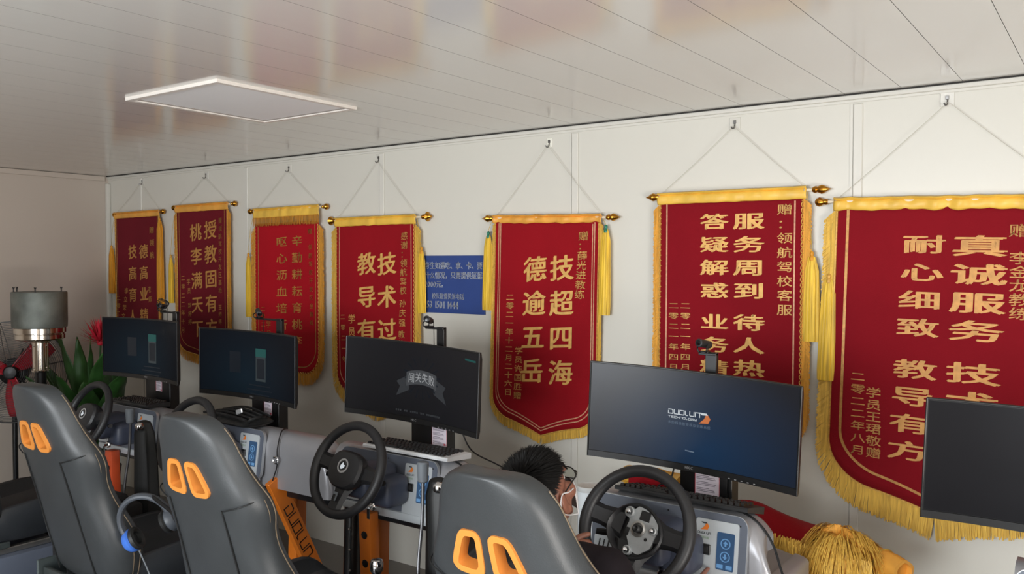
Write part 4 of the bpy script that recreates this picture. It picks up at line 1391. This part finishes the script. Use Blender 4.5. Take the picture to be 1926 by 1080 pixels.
# folded banner behind the long keyboard
t = thing('folded_banner', 'folded yellow and red banner behind the stripped steering wheel', 'banner', (-1.355, -.655, .8055), (0, 0, R(-4)))
b = MB()
for k in range(5):
    b.grid(lambda u, v, k=k: (-.11 + .23 * u, -.055 + .10 * v, .012 + k * .021 + .012 * sin(pi * v) + .004 * sin(u * 9 + k)), 16, 6)
b.box((0.0, 0, .05), (.21, .085, .10), .012, 2)
b.build('cloth', 'satin_yellow', t, angle=70)
b = MB(); b.box((.0, -.045, .055), (.15, .025, .06), .01, 2); b.build('red_lining', 'velvet_crimson', t)

# bundle of banners on a box beside the last console
t = thing('storage_box', 'plain box behind the right end of the console, under the piled banners', 'box', (-.815, -.31, 0))
b = MB(); b.box((0, 0, .29), (.27, .30, .58), .006, 1); b.build('box_body', 'box_grey', t)
b = MB(); b.box((0, 0, .585), (.28, .31, .012), .003, 1); b.build('box_lid', 'box_grey', t)

t = thing('piled_banner', 'crumpled red banner with thick yellow fringe piled at the console end', 'banner', (-.86, -.36, .592))
b = MB()


def sagcloth(u, v):
    x = -.36 + .40 * u
    zt = .150 - .055 * u + .008 * sin(u * 8)
    return (x, -.10 + .20 * v + .01 * sin(u * 11), zt - .05 * (1 - v) ** 1.5 - (.07 * (1 - v) if u < .1 else .0) + .010 * sin(u * 7 + v * 5))


b.grid(sagcloth, 30, 14); b.build('cloth', 'velvet_crimson', t, solid=.006, angle=70)
b = MB(); rr = random.Random(5)
core = MB()


def lump(a, e):
    r = 1 + .16 * sin(3 * a + e * 2) + .12 * sin(5 * a - 3 * e) + .06 * sin(9 * a + 5 * e)
    return (.08 + .115 * r * cos(a) * cos(e), -.03 + .085 * r * sin(a) * cos(e), .055 + .080 * r * sin(e))


core.grid(lambda u, v: lump(2 * pi * u, -pi / 2 + pi * v), 40, 20); core.build('fringe_core', 'fringe_orange', t, angle=80)
for i in range(1500):
    a = rr.uniform(0, 2 * pi); e = rr.uniform(-.5, 1.35)
    p = Vector(lump(a, e)) * 1.0; n = (p - Vector((.08, -.03, .03))).normalized()
    g_ = Vector((0, -.25, -1)); d = g_ - n * g_.dot(n); d = ((d.normalized() if d.length > .05 else Vector((.3, -1, 0))) + n * .16 + Vector((rr.uniform(-.16, .16), rr.uniform(-.16, .16), 0))).normalized(); l = rr.uniform(.05, .10)
    q = d.cross(n); q = (q.normalized() if q.length > 1e-4 else Vector((1, 0, 0))) * .0022
    m_ = p + d * l * .5 + n * .007; f = p + d * l + Vector((0, 0, -.25 * l))
    b.add([p - q, p + q, m_ + q, m_ - q, f + q * .6, f - q * .6], [(0, 1, 2, 3), (3, 2, 4, 5)])
for i in range(700):     # fringe hanging over the edge of the box and along the cloth
    u = rr.random(); x = -.22 + .42 * u
    z0 = .105 - .04 * u + rr.uniform(-.01, .01); y0 = -.10 + rr.uniform(-.012, .012); l = rr.uniform(.05, .09) * (1 + .9 * u)
    sw = rr.uniform(-.012, .012)
    b.add([(x - .002, y0, z0), (x + .002, y0, z0), (x + .002 + sw, y0 - .012, z0 - l * .5), (x - .002 + sw, y0 - .012, z0 - l * .5), (x + .0015 + sw * 1.6, y0 - .014, z0 - l), (x - .0015 + sw * 1.6, y0 - .014, z0 - l)], [(0, 1, 2, 3), (3, 2, 4, 5)])
b.build('fringe', 'fringe_yellow', t, angle=80)

t = thing('rolled_banner', 'rolled orange satin banner lying right of the piled fringe', 'banner', (-.665, -.36, .640), (0, 0, R(55)))
b = MB(); b.lathe([(.012, -.12), (.034, -.118), (.043, -.09), (.046, .0), (.045, .08), (.040, .118), (.030, .120), (.028, .10), (.010, .10)], 28, 0, Matrix.Rotation(pi / 2, 4, 'X') @ Matrix.Diagonal((1, 1, 1, 1)), fold=5, amp=.04)
b.build('roll', 'satin_orange', t, angle=60)
b = MB(); b.tube([(.046 * cos(a) * 1.04, -.03, .046 * sin(a) * 1.04) for a in [2 * pi * i / 24 for i in range(24)]], .003, 5, closed=True); b.build('tie', 'cord_gold', t)

# white tube bin by the wall
t = thing('tube_bin', 'tall white tube bin with a flat lid, beside the seated man', 'bin', (-1.80, -.35, 0))
b = MB(); b.lathe([(.046, 0), (.049, .004), (.050, .60), (.0515, .64), (.0515, .70), (.049, .703)], 32); b.build('body', 'bucket_white', t)
b = MB(); b.lathe([(.054, .700), (.055, .706), (.055, .716), (.051, .720), (.046, .717), (.010, .717)], 32); b.build('lid', 'bucket_lid', t)

# headset hanging beside the middle seat
t = thing('headset', 'grey headset with a blue ear cup hanging between two bucket seats', 'headset', (-3.04, -1.58, .635), (R(8), R(-28), R(35)))
b = MB(); b.tube([(.095 * cos(a), 0, .02 + .105 * sin(a)) for a in [pi * (-.02 + 1.04 * i / 24) for i in range(25)]], .012, 10, flat=1.6); b.build('headband', 'headset_grey', t)
for s, m in ((-1, 'headset_blue'), (1, 'headset_grey')):
    M = Matrix.Translation((s * .082, 0, -.02)) @ Matrix.Rotation(s * pi / 2, 4, 'Y')
    b = MB(); b.lathe([(.012, .030), (.034, .028), (.044, .016), (.046, .002), (.040, -.004)], 28, 0, M)
    c = b.build('ear_cup', m, t); c['label'] = 'blue ear cup' if s < 0 else 'grey ear cup'
    b = MB(); b.lathe([(.040, -.004), (.046, -.010), (.044, -.022), (.034, -.026), (.026, -.020), (.024, -.008)], 28, 0, M); b.build('ear_cushion', 'rubber_black', c)
b = MB(); b.tube(bez([(-.085, 0, -.065), (-.10, -.02, -.20), (-.15, -.05, -.36), (-.20, -.08, -.52)], 8), .003, 6); b.build('cable', 'knob_grey', t)
# the headset hangs from a hook rod on the middle seat's flank
b = MB(); b.tube([(-.235, .0, .62), (-.44, .0, .72), (-.60, .02, .745)], .007, 8)
for r_ in bpy.data.objects:
    if r_.get('label', '').startswith('black bucket seat facing the round'):
        b.build('headset_rod', 'plastic_black', r_)

# ------------------------------------------------------------------ heater, fan and plant in the far corner
t = thing('patio_heater', 'steel column heater with a drum-shaped mesh head, by the far corner', 'heater', (-5.33, -.90, 0))
b = MB(); b.lathe([(.20, 0), (.21, .02), (.21, .10), (.19, .12), (.06, .14)], 36); b.build('base', 'tube_black', t)
b = MB(); b.lathe([(.032, .12), (.032, 1.02)], 24); b.build('pole', 'tube_black', t)
b = MB(); b.lathe([(.030, .985), (.050, .99), (.052, .998), (.0445, 1.002), (.0445, 1.165), (.052, 1.17), (.05, 1.18)], 32)
for a in (.4, 1.8, 3.4, 5):
    b.ball((.046 * cos(a), .046 * sin(a), 1.015), .005, 8); b.ball((.046 * cos(a), .046 * sin(a), 1.15), .005, 8)
b.build('collar', 'heater_steel', t)
b = MB(); b.lathe([(.05, 1.178), (.11, 1.180), (.134, 1.188), (.137, 1.192), (.137, 1.216), (.133, 1.219), (.133, 1.224), (.143, 1.228), (.143, 1.256), (.147, 1.259), (.147, 1.266)], 44); b.build('burner_ring', 'heater_steel', t)
b = MB(); b.lathe([(.144, 1.258), (.149, 1.259), (.150, 1.264), (.152, 1.30), (.152, 1.468), (.149, 1.474), (.10, 1.476), (.01, 1.478)], 48)
b.build('mesh_drum', 'heater_mesh', t)
for a in (-.6, -1.9, -2.5, .6):
    b = MB(); x, y = .135 * cos(a), .135 * sin(a)
    b.tube([(x, y, 1.47), (x, y, 1.492)], .004, 8); b.tube([(x - .010, y, 1.502), (x, y, 1.490), (x + .010, y, 1.502)], .003, 6); b.build('wing_nut', 'plastic_black', t)

fd = Vector((.80, -.60, .02)).normalized()
t = thing('pedestal_fan', 'black pedestal fan with red blades behind the steel heater', 'fan', (-5.80, -.86, 0))
FM = aim((0, 0, .945), Vector((0, 0, .945)) + fd)
b = MB(); b.lathe([(.20, 0), (.20, .02), (.05, .05), (.02, .06)], 32); b.build('base', 'tube_black', t)
b = MB(); b.tube([(-.06 * fd.x, -.06 * fd.y, .04), (-.06 * fd.x, -.06 * fd.y, .93)], .016, 12); b.build('pole', 'tube_black', t)
b = MB(); b.lathe([(.02, -.16), (.06, -.155), (.085, -.12), (.088, -.04), (.05, -.02), (.015, -.015), (.012, .02)], 24, 0, FM); b.build('motor', 'plastic_black', t)
RF = .325
for sgn, nm in ((1, 'front_guard'), (-1, 'rear_guard')):
    b = MB()
    for k in range(24):
        r = .07 + (RF - .07) * k / 23
        z = sgn * (.055 * (1 - (r / RF) ** 3) + .006)
        b.tube([FM @ Vector((r * cos(a), r * sin(a), z)) for a in [2 * pi * i / 40 for i in range(40)]], .0016 if k < 23 else .005, 4, closed=True)
    for k in range(8):
        a = 2 * pi * k / 8 + .2
        b.tube([FM @ Vector((r * cos(a), r * sin(a), sgn * (.055 * (1 - (r / RF) ** 3) + .008))) for r in [.05 + (RF - .05) * i / 8 for i in range(9)]], .0024, 5)
    b.build(nm, 'fan_wire', t)
b = MB(); b.lathe([(.045, .0), (.045, .03), (.036, .040), (.010, .045)], 24, 0, FM); hb_ = b.build('hub', 'plastic_black', t)
for k in range(3):
    T = FM @ Matrix.Rotation(2 * pi * k / 3 + R(158), 4, 'Z')
    b = MB(); b.grid(lambda u, v: tuple(T @ Vector((.03 + .255 * u, (-.5 + v) * (.05 + .075 * sin(pi * min(1, u * .75))), .012 + (v - .5) * .045 * (1 - .3 * u)))), 10, 6)
    b.build('blade', 'fan_red', t, solid=.004)
b = MB()
for q in range(3):
    a = 2 * pi * q / 3 + 1.2
    b.tube([FM @ Vector((.05 * cos(a), .05 * sin(a), -.05)), FM @ Vector((.16 * cos(a), .16 * sin(a), -.05))], .006, 6)
b.build('guard_bracket', 'plastic_black', t)

t = thing('potted_plant', 'artificial plant with broad green leaves and red spiky flowers in the corner', 'plant', (-5.42, -.52, 0))
b = MB(); b.lathe([(.10, 0), (.12, .01), (.15, .30), (.155, .32), (.14, .325), (.13, .29), (.01, .28)], 32); b.build('pot', 'pot_dark', t)
rr = random.Random(3)


def leaf(base, tip, width, bend, roll):
    B, T_ = Vector(base), Vector(tip); d = T_ - B
    up = Vector((0, 0, 1)); side = d.cross(up); side = side.normalized() if side.length > .01 else Vector((1, 0, 0))
    side = (Matrix.Rotation(roll, 3, d.normalized()) @ side); nn = side.cross(d).normalized()

    def f(u, v):
        c = B + d * u + up * bend * sin(pi * u * .9)
        w = width * (sin(pi * min(.999, u ** .8)) ** .75) + .006 * (1 - u)
        q = (v - .5) * 2
        return tuple(c + side * q * w + nn * (abs(q) * w * .35 + .006 * sin(u * 24 + q * 2)))
    b = MB(); b.grid(f, 18, 6); b.build('leaf', 'leaf_green', t, solid=.0016, angle=70)


for (tip, w, bd, ro) in (((-.12, -.20, 1.27), .065, .02, .5), ((.02, -.12, 1.17), .06, .03, 1.2), ((.22, -.14, 1.20), .030, .02, .9), ((.50, -.20, 1.10), .085, .10, .3), ((.62, -.14, .98), .075, .10, .1),
                         ((.44, -.30, .92), .08, .08, -.2), ((.20, -.34, .95), .07, .06, .0), ((-.10, -.38, .93), .065, .05, .2), ((-.28, -.22, 1.02), .06, .06, -.3), ((.30, .10, 1.08), .06, .06, .4),
                         ((.02, .16, 1.16), .06, .04, .8), ((-.26, .10, .98), .06, .05, .0), ((.55, .0, .80), .07, .10, .2), ((.30, -.36, .76), .07, .08, -.4)):
    leaf((tip[0] * .08, tip[1] * .08, .30), tip, w, bd, ro)
for (p, n, l) in (((.32, -.13, 1.16), 110, .165), ((-.14, -.30, 1.08), 40, .085)):
    b = MB(); b.tube(bez([(0, 0, .30), (p[0] * .5, p[1] * .5, p[2] * .68), (p[0], p[1], p[2] - .02)], 8), .006, 6); b.build('stem', 'stem_green', t)
    b = MB()
    for i in range(n):
        a = rr.uniform(0, 2 * pi); e = rr.uniform(-.1, 1.4); d = Vector((cos(a) * cos(e), sin(a) * cos(e), sin(e))); L_ = l * rr.uniform(.7, 1.1)
        s_ = d.cross(Vector((0, 0, 1))).normalized() * .007
        c = Vector(p)
        b.add([c - s_ * .4, c + s_ * .4, c + d * L_ * .5 + s_, c + d * L_ * .5 - s_, c + d * L_ + Vector((0, 0, .01))], [(0, 1, 2, 3), (3, 2, 4)])
    b.ball(p, .022, 12)
    b.build('flower', 'petal_red', t, angle=80)

# ------------------------------------------------------------------ loose cables
t = MB(); t.tube(bez([(-2.255, -.63, .93), (-2.22, -.60, .85), (-2.12, -.52, .78), (-2.02, -.40, .66), (-1.99, -.30, .30), (-2.0, -.28, .005)], 8), .0032, 6)
tag(t.build('power_cable', 'cable_black'), 'thin black cable from the ribbon monitor down to the floor', 'cable')
t = MB(); t.tube(bez([(-3.18, -.80, .873), (-3.13, -.870, .872), (-3.115, -.905, .80), (-3.12, -.905, .72), (-3.15, -.92, .60), (-3.17, -.90, .40)], 8), .0030, 6)
tag(t.build('power_cable', 'cable_black'), 'thin black cable hanging down the console front right of the padded bag', 'cable')
t = MB(); t.tube([(-3.117 + .016 * cos(a), -.914, .752 + .016 * sin(a)) for a in [2 * pi * i / 20 for i in range(20)]], .004, 6, closed=True)
tag(t.build('cable_ring', 'chrome'), 'small silver ring holding the hanging cable on the console front', 'cable ring')
t = MB(); t.tube(bez([(-1.255, -.70, .945), (-1.262, -.72, .90), (-1.30, -.735, .872), (-1.27, -.735, .80)], 8), .003, 6); t.box((-1.262, -.722, .90), (.014, .012, .03), .003, 1)
tag(t.build('signal_cable', 'cable_black'), 'short black cable with a plug hanging behind the stripped wheel', 'cable')

# ------------------------------------------------------------------ the seated man


def blob(parts, voxel, smooth=4):
    b = MB()
    for p in parts:
        if p[0] == 'cap':
            _, a, c, r0, r1 = p
            a, c = Vector(a), Vector(c); n = 6; pts = []; rad = []
            L_ = (c - a).length; d = (c - a) / max(L_, 1e-6)
            for i in range(6):
                q = pi / 2 * i / 5; pts.append(a - d * r0 * cos(q)); rad.append(max(.0008, r0 * sin(q)))
            for i in range(6):
                q = pi / 2 * i / 5; pts.append(c + d * r1 * sin(q)); rad.append(max(.0008, r1 * cos(q)))
            b.tube(pts, rad, 14)
        else:
            _, M, r = p
            b.ball((0, 0, 0), r, 18, 0, M)
    me = b.mesh('blob', ['skin'], 180)
    o = bpy.data.objects.new('blob', me); COL.objects.link(o)
    md = o.modifiers.new('r', 'REMESH'); md.mode = 'VOXEL'; md.voxel_size = voxel
    sm = o.modifiers.new('s', 'SMOOTH'); sm.iterations = smooth; sm.factor = .5
    dg = bpy.context.evaluated_depsgraph_get(); dg.update()
    nm = bpy.data.meshes.new_from_object(o.evaluated_get(dg))
    bpy.data.objects.remove(o)
    nm.polygons.foreach_set('use_smooth', [True] * len(nm.polygons)); nm.update()
    return nm


man = thing('person', 'seated man with short black hair, glasses, white mask and dark jacket', 'person', (-1.20, -1.30, 0))
O = Vector((-1.20, -1.30, 0))
HC = Vector((-1.276, -1.500, 1.016))
HM = Matrix.Translation(HC - O) @ Euler((R(23), R(-5), R(1)), 'XYZ').to_matrix().to_4x4()
H = lambda x, y, z: tuple(HM @ Vector((x, y, z)))
W_ = lambda x, y, z: (x - O.x, y - O.y, z - O.z)


def hm(c, rx=0, ry=0, rz=0):
    return HM @ Matrix.Translation(c) @ Euler((rx, ry, rz)).to_matrix().to_4x4()


P = []
P += [('ell', hm((0, -.008, .030)), (.076, .096, .090)), ('ell', hm((0, .036, -.032)), (.060, .060, .085)), ('ell', hm((0, .074, -.094)), (.026, .022, .020))]
for s in (-1, 1):
    P += [('cap', H(s * .058, -.004, -.040), H(s * .026, .064, -.088), .020, .016), ('ell', hm((s * .045, .066, -.022)), (.024, .024, .026))]
    P += [('ell', hm((s * .079, -.010, -.004), 0, 0, s * .35), (.0085, .022, .036)), ('ell', hm((s * .080, .002, -.032)), (.008, .011, .013))]
P += [('cap', H(0, .092, .018), H(0, .112, -.022), .008, .012), ('ell', hm((-.013, .100, -.026)), (.008, .010, .007)), ('ell', hm((.013, .100, -.026)), (.008, .010, .007)),
      ('ell', hm((0, .082, .034)), (.052, .016, .011)), ('ell', hm((0, .092, -.056)), (.023, .010, .007)), ('ell', hm((0, .090, -.068)), (.020, .010, .008))]
neck0 = W_(-1.252, -1.535, .905)
P += [('cap', H(0, -.030, -.030), neck0, .056, .062)]
shR, shL = W_(-1.075, -1.495, .845), W_(-1.430, -1.485, .845)
elR, elL = W_(-1.010, -1.370, .630), W_(-1.520, -1.345, .640)
wrR, wrL = W_(-1.000, -1.105, .660), W_(-1.365, -1.265, .742)
pel = W_(-1.205, -1.345, .520); chest = W_(-1.250, -1.500, .760)
P += [('cap', pel, chest, .125, .135), ('cap', chest, neck0, .12, .065), ('cap', W_(-1.13, -1.50, .83), shR, .075, .052), ('cap', W_(-1.37, -1.49, .83), shL, .075, .052),
      ('cap', shR, elR, .050, .040), ('cap', elR, wrR, .040, .027), ('cap', shL, elL, .050, .040), ('cap', elL, wrL, .040, .027)]
hipR, hipL = W_(-1.115, -1.335, .500), W_(-1.300, -1.335, .500)
knR, knL = W_(-1.060, -.985, .560), W_(-1.345, -.985, .555)
anR, anL = W_(-1.060, -.860, .140), W_(-1.345, -.860, .140)
P += [('cap', hipR, knR, .080, .056), ('cap', knR, anR, .054, .036), ('cap', hipL, knL, .080, .056), ('cap', knL, anL, .054, .036),
      ('cap', anR, W_(-1.055, -.745, .098), .030, .018), ('cap', anL, W_(-1.350, -.745, .098), .030, .018)]


def hand(w, d, n, th, curls, spread=.05, tq=.6):
    """palm from the wrist w along d, palm facing n, thumb to the side th; curls: bend per finger (index first)"""
    w, d, n, th = Vector(w), Vector(d).normalized(), Vector(n).normalized(), Vector(th).normalized()
    out = [('cap', w, w + d * .03, .026, .026)]
    for k in range(4):
        o_ = th * (.030 - .020 * k)
        out.append(('cap', w + d * .02 + o_ * .6, w + d * .082 + o_, .016, .0115))
        L3 = ((.040, .026, .020), (.044, .029, .021), (.041, .027, .020), (.033, .021, .018))[k]
        p = w + d * (.088 - .004 * abs(k - 1)) + o_; dd = (d + th * spread * (1 - k * .7)).normalized(); ax = dd.cross(n).normalized()
        for j in range(3):
            a = curls[k] * (.85, 1.0, .7)[j]
            dd = Matrix.Rotation(a, 3, ax) @ dd
            q = p + dd * L3[j]; out.append(('cap', p, q, .0092 - .0009 * j, .0086 - .0009 * j)); p = q
    p = w + d * .025 + th * .024; dd = (d * .55 + th * .75 + n * .25).normalized()
    for j, l in enumerate((.040, .032, .026)):
        q = p + dd * l; out.append(('cap', p, q, .0125 - .0015 * j, .0115 - .0015 * j)); p = q
        dd = (dd + d * .25 * tq - th * .25 * tq + n * .3 * tq).normalized()
    return out


tipR = Vector(W_(-.985, -.926, .712))
dR = (tipR - Vector(wrR) - Vector((.012, 0, 0))).normalized()
P += hand(wrR, dR, (0.1, .35, -1), (-1, .1, .2), (.06, 1.1, 1.25, 1.3))
dL = (Vector((-.155 - -.0, 0, 0)) * 0 + Vector((.12, .95, .32)))
P += hand(wrL, dL, (.75, .1, -.3), (.15, -.25, .95), (1.0, 1.05, 1.1, 1.15), tq=.9)
body = bpy.data.objects.new('body', blob(P, .0046, 3)); COL.objects.link(body); body.parent = man
body.data.materials.clear(); body.data.materials.append(MATS['skin'])

# jacket and trousers
J = [('cap', W_(-1.205, -1.345, .545), chest, .150, .160), ('cap', chest, W_(-1.252, -1.525, .875), .145, .085), ('cap', W_(-1.14, -1.50, .825), shR, .095, .072), ('cap', W_(-1.36, -1.49, .825), shL, .095, .072),
     ('cap', shR, elR, .070, .058), ('cap', elR, Vector(wrR) * .93 + Vector(elR) * .07, .057, .042), ('cap', shL, elL, .070, .058), ('cap', elL, Vector(wrL) * .93 + Vector(elL) * .07, .057, .042),
     ('cap', W_(-1.253, -1.527, .87), W_(-1.256, -1.524, .905), .078, .070)]
jk = bpy.data.objects.new('jacket', blob(J, .009, 5)); COL.objects.link(jk); jk.parent = man
jk.data.materials.clear(); jk.data.materials.append(MATS['jacket'])
b = MB(); b.tube([Vector(W_(-1.256, -1.522, .918)) + Vector((.073 * cos(a), .066 * sin(a), .014 * -sin(a))) for a in [2 * pi * i / 28 for i in range(28)]], .013, 8, closed=True, flat=1.7)
b.build('collar', 'jacket', jk)
for wr, el in ((wrR, elR), (wrL, elL)):
    b = MB(); d = (Vector(wr) - Vector(el)).normalized(); M = aim(Vector(wr) - d * .030, wr)
    b.lathe([(.038, 0), (.043, .004), (.043, .028), (.038, .032), (.030, .030)], 24, 0, M); b.build('cuff', 'jacket', jk)
T = [('cap', W_(-1.12, -1.335, .505), knR, .102, .076), ('cap', knR, Vector(anR) + Vector((0, -.005, .03)), .074, .060), ('cap', W_(-1.295, -1.335, .505), knL, .102, .076), ('cap', knL, Vector(anL) + Vector((0, -.005, .03)), .074, .060), ('cap', W_(-1.30, -1.345, .52), W_(-1.11, -1.345, .52), .115, .115)]
tr = bpy.data.objects.new('trousers', blob(T, .010, 4)); COL.objects.link(tr); tr.parent = man
tr.data.materials.clear(); tr.data.materials.append(MATS['trousers'])
for a_, x in ((anR, -1.055), (anL, -1.350)):
    b = MB(); rings = []
    for y, w, z0, z1 in ((-.915, .03, .062, .14), (-.89, .042, .062, .175), (-.84, .045, .062, .175), (-.77, .047, .062, .145), (-.71, .043, .062, .120), (-.675, .025, .065, .09)):
        rings.append([tuple(Vector(W_(x + w * cos(q), y, 0)) + Vector((0, 0, max(z0, (z0 + z1) / 2 + (z1 - z0) / 2 * 1.15 * sin(q))))) for q in [2 * pi * i / 16 for i in range(16)]])
    b.loft(rings); b.build('shoe', 'shoe', man, angle=50)

# hair: cap plus strands
CR = (.0785, .099, .0935); CC = Vector((0, -.008, .030))


def hairline(dy):
    pts = [(-1, -.60), (-.66, -.52), (-.46, -.22), (-.28, .12), (-.08, .32), (.22, .36), (.42, .45), (.60, .52), (.80, .58), (1, .62)]
    for i in range(len(pts) - 1):
        if dy <= pts[i + 1][0]:
            t_ = (dy - pts[i][0]) / (pts[i + 1][0] - pts[i][0]); return pts[i][1] + (pts[i + 1][1] - pts[i][1]) * t_
    return .6


def cran(dx, dy, dz, k=1.0):
    return HM @ (CC + Vector((CR[0] * dx * k, CR[1] * dy * k, CR[2] * dz * k)))


b = MB(); nu, nv = 72, 30
vs = []; fs = []
for j in range(nv + 1):
    for i in range(nu):
        a = 2 * pi * i / nu
        ez = pi / 2 * .999; lo = -0.9
        # polar angle from the top down to the hairline in this direction
        best = .6
        for q in range(60):
            e = pi / 2 - q * .04
            if sin(e) < hairline(sin(a) * cos(e)):
                break
            best = e
        e = pi / 2 * .999 + (best - pi / 2 * .999) * j / nv
        k = 1.04 if j < nv - 3 else (1.015 if j < nv else .975)
        if sin(e) < -.1:
            k = 1 + (k - 1) * .5
        vs.append(tuple(cran(cos(a) * cos(e), sin(a) * cos(e), sin(e), k)))
for j in range(nv):
    for i in range(nu):
        l = (i + 1) % nu; fs.append((j * nu + i, j * nu + l, (j + 1) * nu + l, (j + 1) * nu + i))
b.add(vs, fs); hr = b.build('hair', 'hair', man, angle=180)
b = MB(); rr = random.Random(21); n = 0
while n < 5200:
    z = rr.uniform(-.75, 1); a = rr.uniform(0, 2 * pi); q = sqrt(1 - z * z); dx, dy, dz = q * cos(a), q * sin(a), z
    if dz < hairline(dy) + .01:
        continue
    n += 1
    p = CC + Vector((CR[0] * dx, CR[1] * dy, CR[2] * dz)) * 1.01
    nn = Vector((dx / CR[0], dy / CR[1], dz / CR[2])).normalized()
    crown = Vector((.1, -.62, .78))
    away = Vector((dx, dy, dz)) - crown
    g = away - nn * away.dot(nn); g = g.normalized() if g.length > .01 else Vector((0, 1, 0))
    topf = max(0, min(1, (dz + .05) / .6)); L_ = (.009 + .026 * topf) * rr.uniform(.75, 1.2) * min(1, .35 + 3.0 * max(0, dz - hairline(dy)))
    lift = .35 + .25 * topf + (.5 if away.length < .5 else 0)
    d = (nn * lift + g * .9 + Vector((rr.uniform(-.25, .25), rr.uniform(-.25, .25), rr.uniform(-.2, .2)))).normalized()
    s_ = d.cross(nn); s_ = (s_.normalized() if s_.length > .01 else Vector((1, 0, 0))) * .0013
    m_ = p + d * L_ * .55; e_ = p + d * L_ + g * L_ * .15 - nn * L_ * .12
    b.add([tuple(HM @ v) for v in (p - s_, p + s_, m_ + s_ * .8, m_ - s_ * .8, e_)], [(0, 1, 2, 3), (3, 2, 4)])
b.build('hair_strands', 'hair', hr, angle=180)
for s in (-1, 1):
    b = MB(); b.ball((s * .031, .071, .014), .0125, 16, 0, HM); ey = b.build('eye', 'eye_white', man)
    b = MB(); b.ball((s * .031, .0785, .014), .0062, 12, 0, HM); b.build('iris', 'hair', ey)
    b = MB(); b.tube([H(s * .012, .096, .036), H(s * .032, .098, .041), H(s * .052, .084, .035)], [.003, .004, .002], 6); b.build('eyebrow', 'hair', man)
# glasses
b = MB()
for s in (-1, 1):
    ctr = (s * .034, .112, .008)
    pts = [H(ctr[0] + .027 * math.copysign(abs(cos(a)) ** .7, cos(a)), ctr[1] - .010 * abs(ctr[0] + .027 * cos(a)) / .06, ctr[2] + .019 * math.copysign(abs(sin(a)) ** .7, sin(a))) for a in [2 * pi * i / 28 for i in range(28)]]
    b.tube(pts, .0018, 6, closed=True)
    b.tube(bez([H(s * .062, .104, .017), H(s * .076, .085, .018), H(s * .082, .02, .018), H(s * .083, -.012, .014), H(s * .082, -.030, -.006)], 6), .0021, 6)
b.tube([H(-.008, .114, .012), H(0, .117, .015), H(.008, .114, .012)], .0017, 6)
gl = b.build('glasses', 'frame_black', man)
for s in (-1, 1):
    b = MB(); M = HM @ Matrix.Translation((s * .034, .1085, .008)) @ Matrix.Rotation(pi / 2, 4, 'X')
    b.lathe([(.0245, -.0006), (.0245, .0006)], 24, 0, M @ Matrix.Diagonal((1, .72, 1, 1))); b.build('lens', 'spectacle_lens', gl)
# mask and ear loops


def maskf(u, v):
    a = (u - .5) * 2.25; z = -.010 - .098 * v
    rx = .072 - .012 * v; ry = .082 - .006 * v + .030 * sin(pi * min(1, v * 1.05)) * cos(a) ** 2
    return H(rx * sin(a) * (1.0), .036 + ry * cos(a) - .002, z + .012 * (1 - cos(a)) * (v - .4))


b = MB(); b.grid(maskf, 28, 14); mk = b.build('mask', 'mask_white', man, solid=.0015, angle=80)
b = MB()
for s in (-1, 1):
    e0 = maskf(.5 + s * .5, .04); e1 = maskf(.5 + s * .5, .96)
    inv = HM.inverted(); p0 = inv @ Vector(e0); p1 = inv @ Vector(e1)
    b.tube(bez([tuple(HM @ p0), H(s * .081, .020, .006), H(s * .086, -.014, .024), H(s * .087, -.036, .008), H(s * .085, -.034, -.020), H(s * .078, -.006, -.048), tuple(HM @ p1)], 6), .0018, 6)
b.build('ear_loop', 'mask_white', mk)
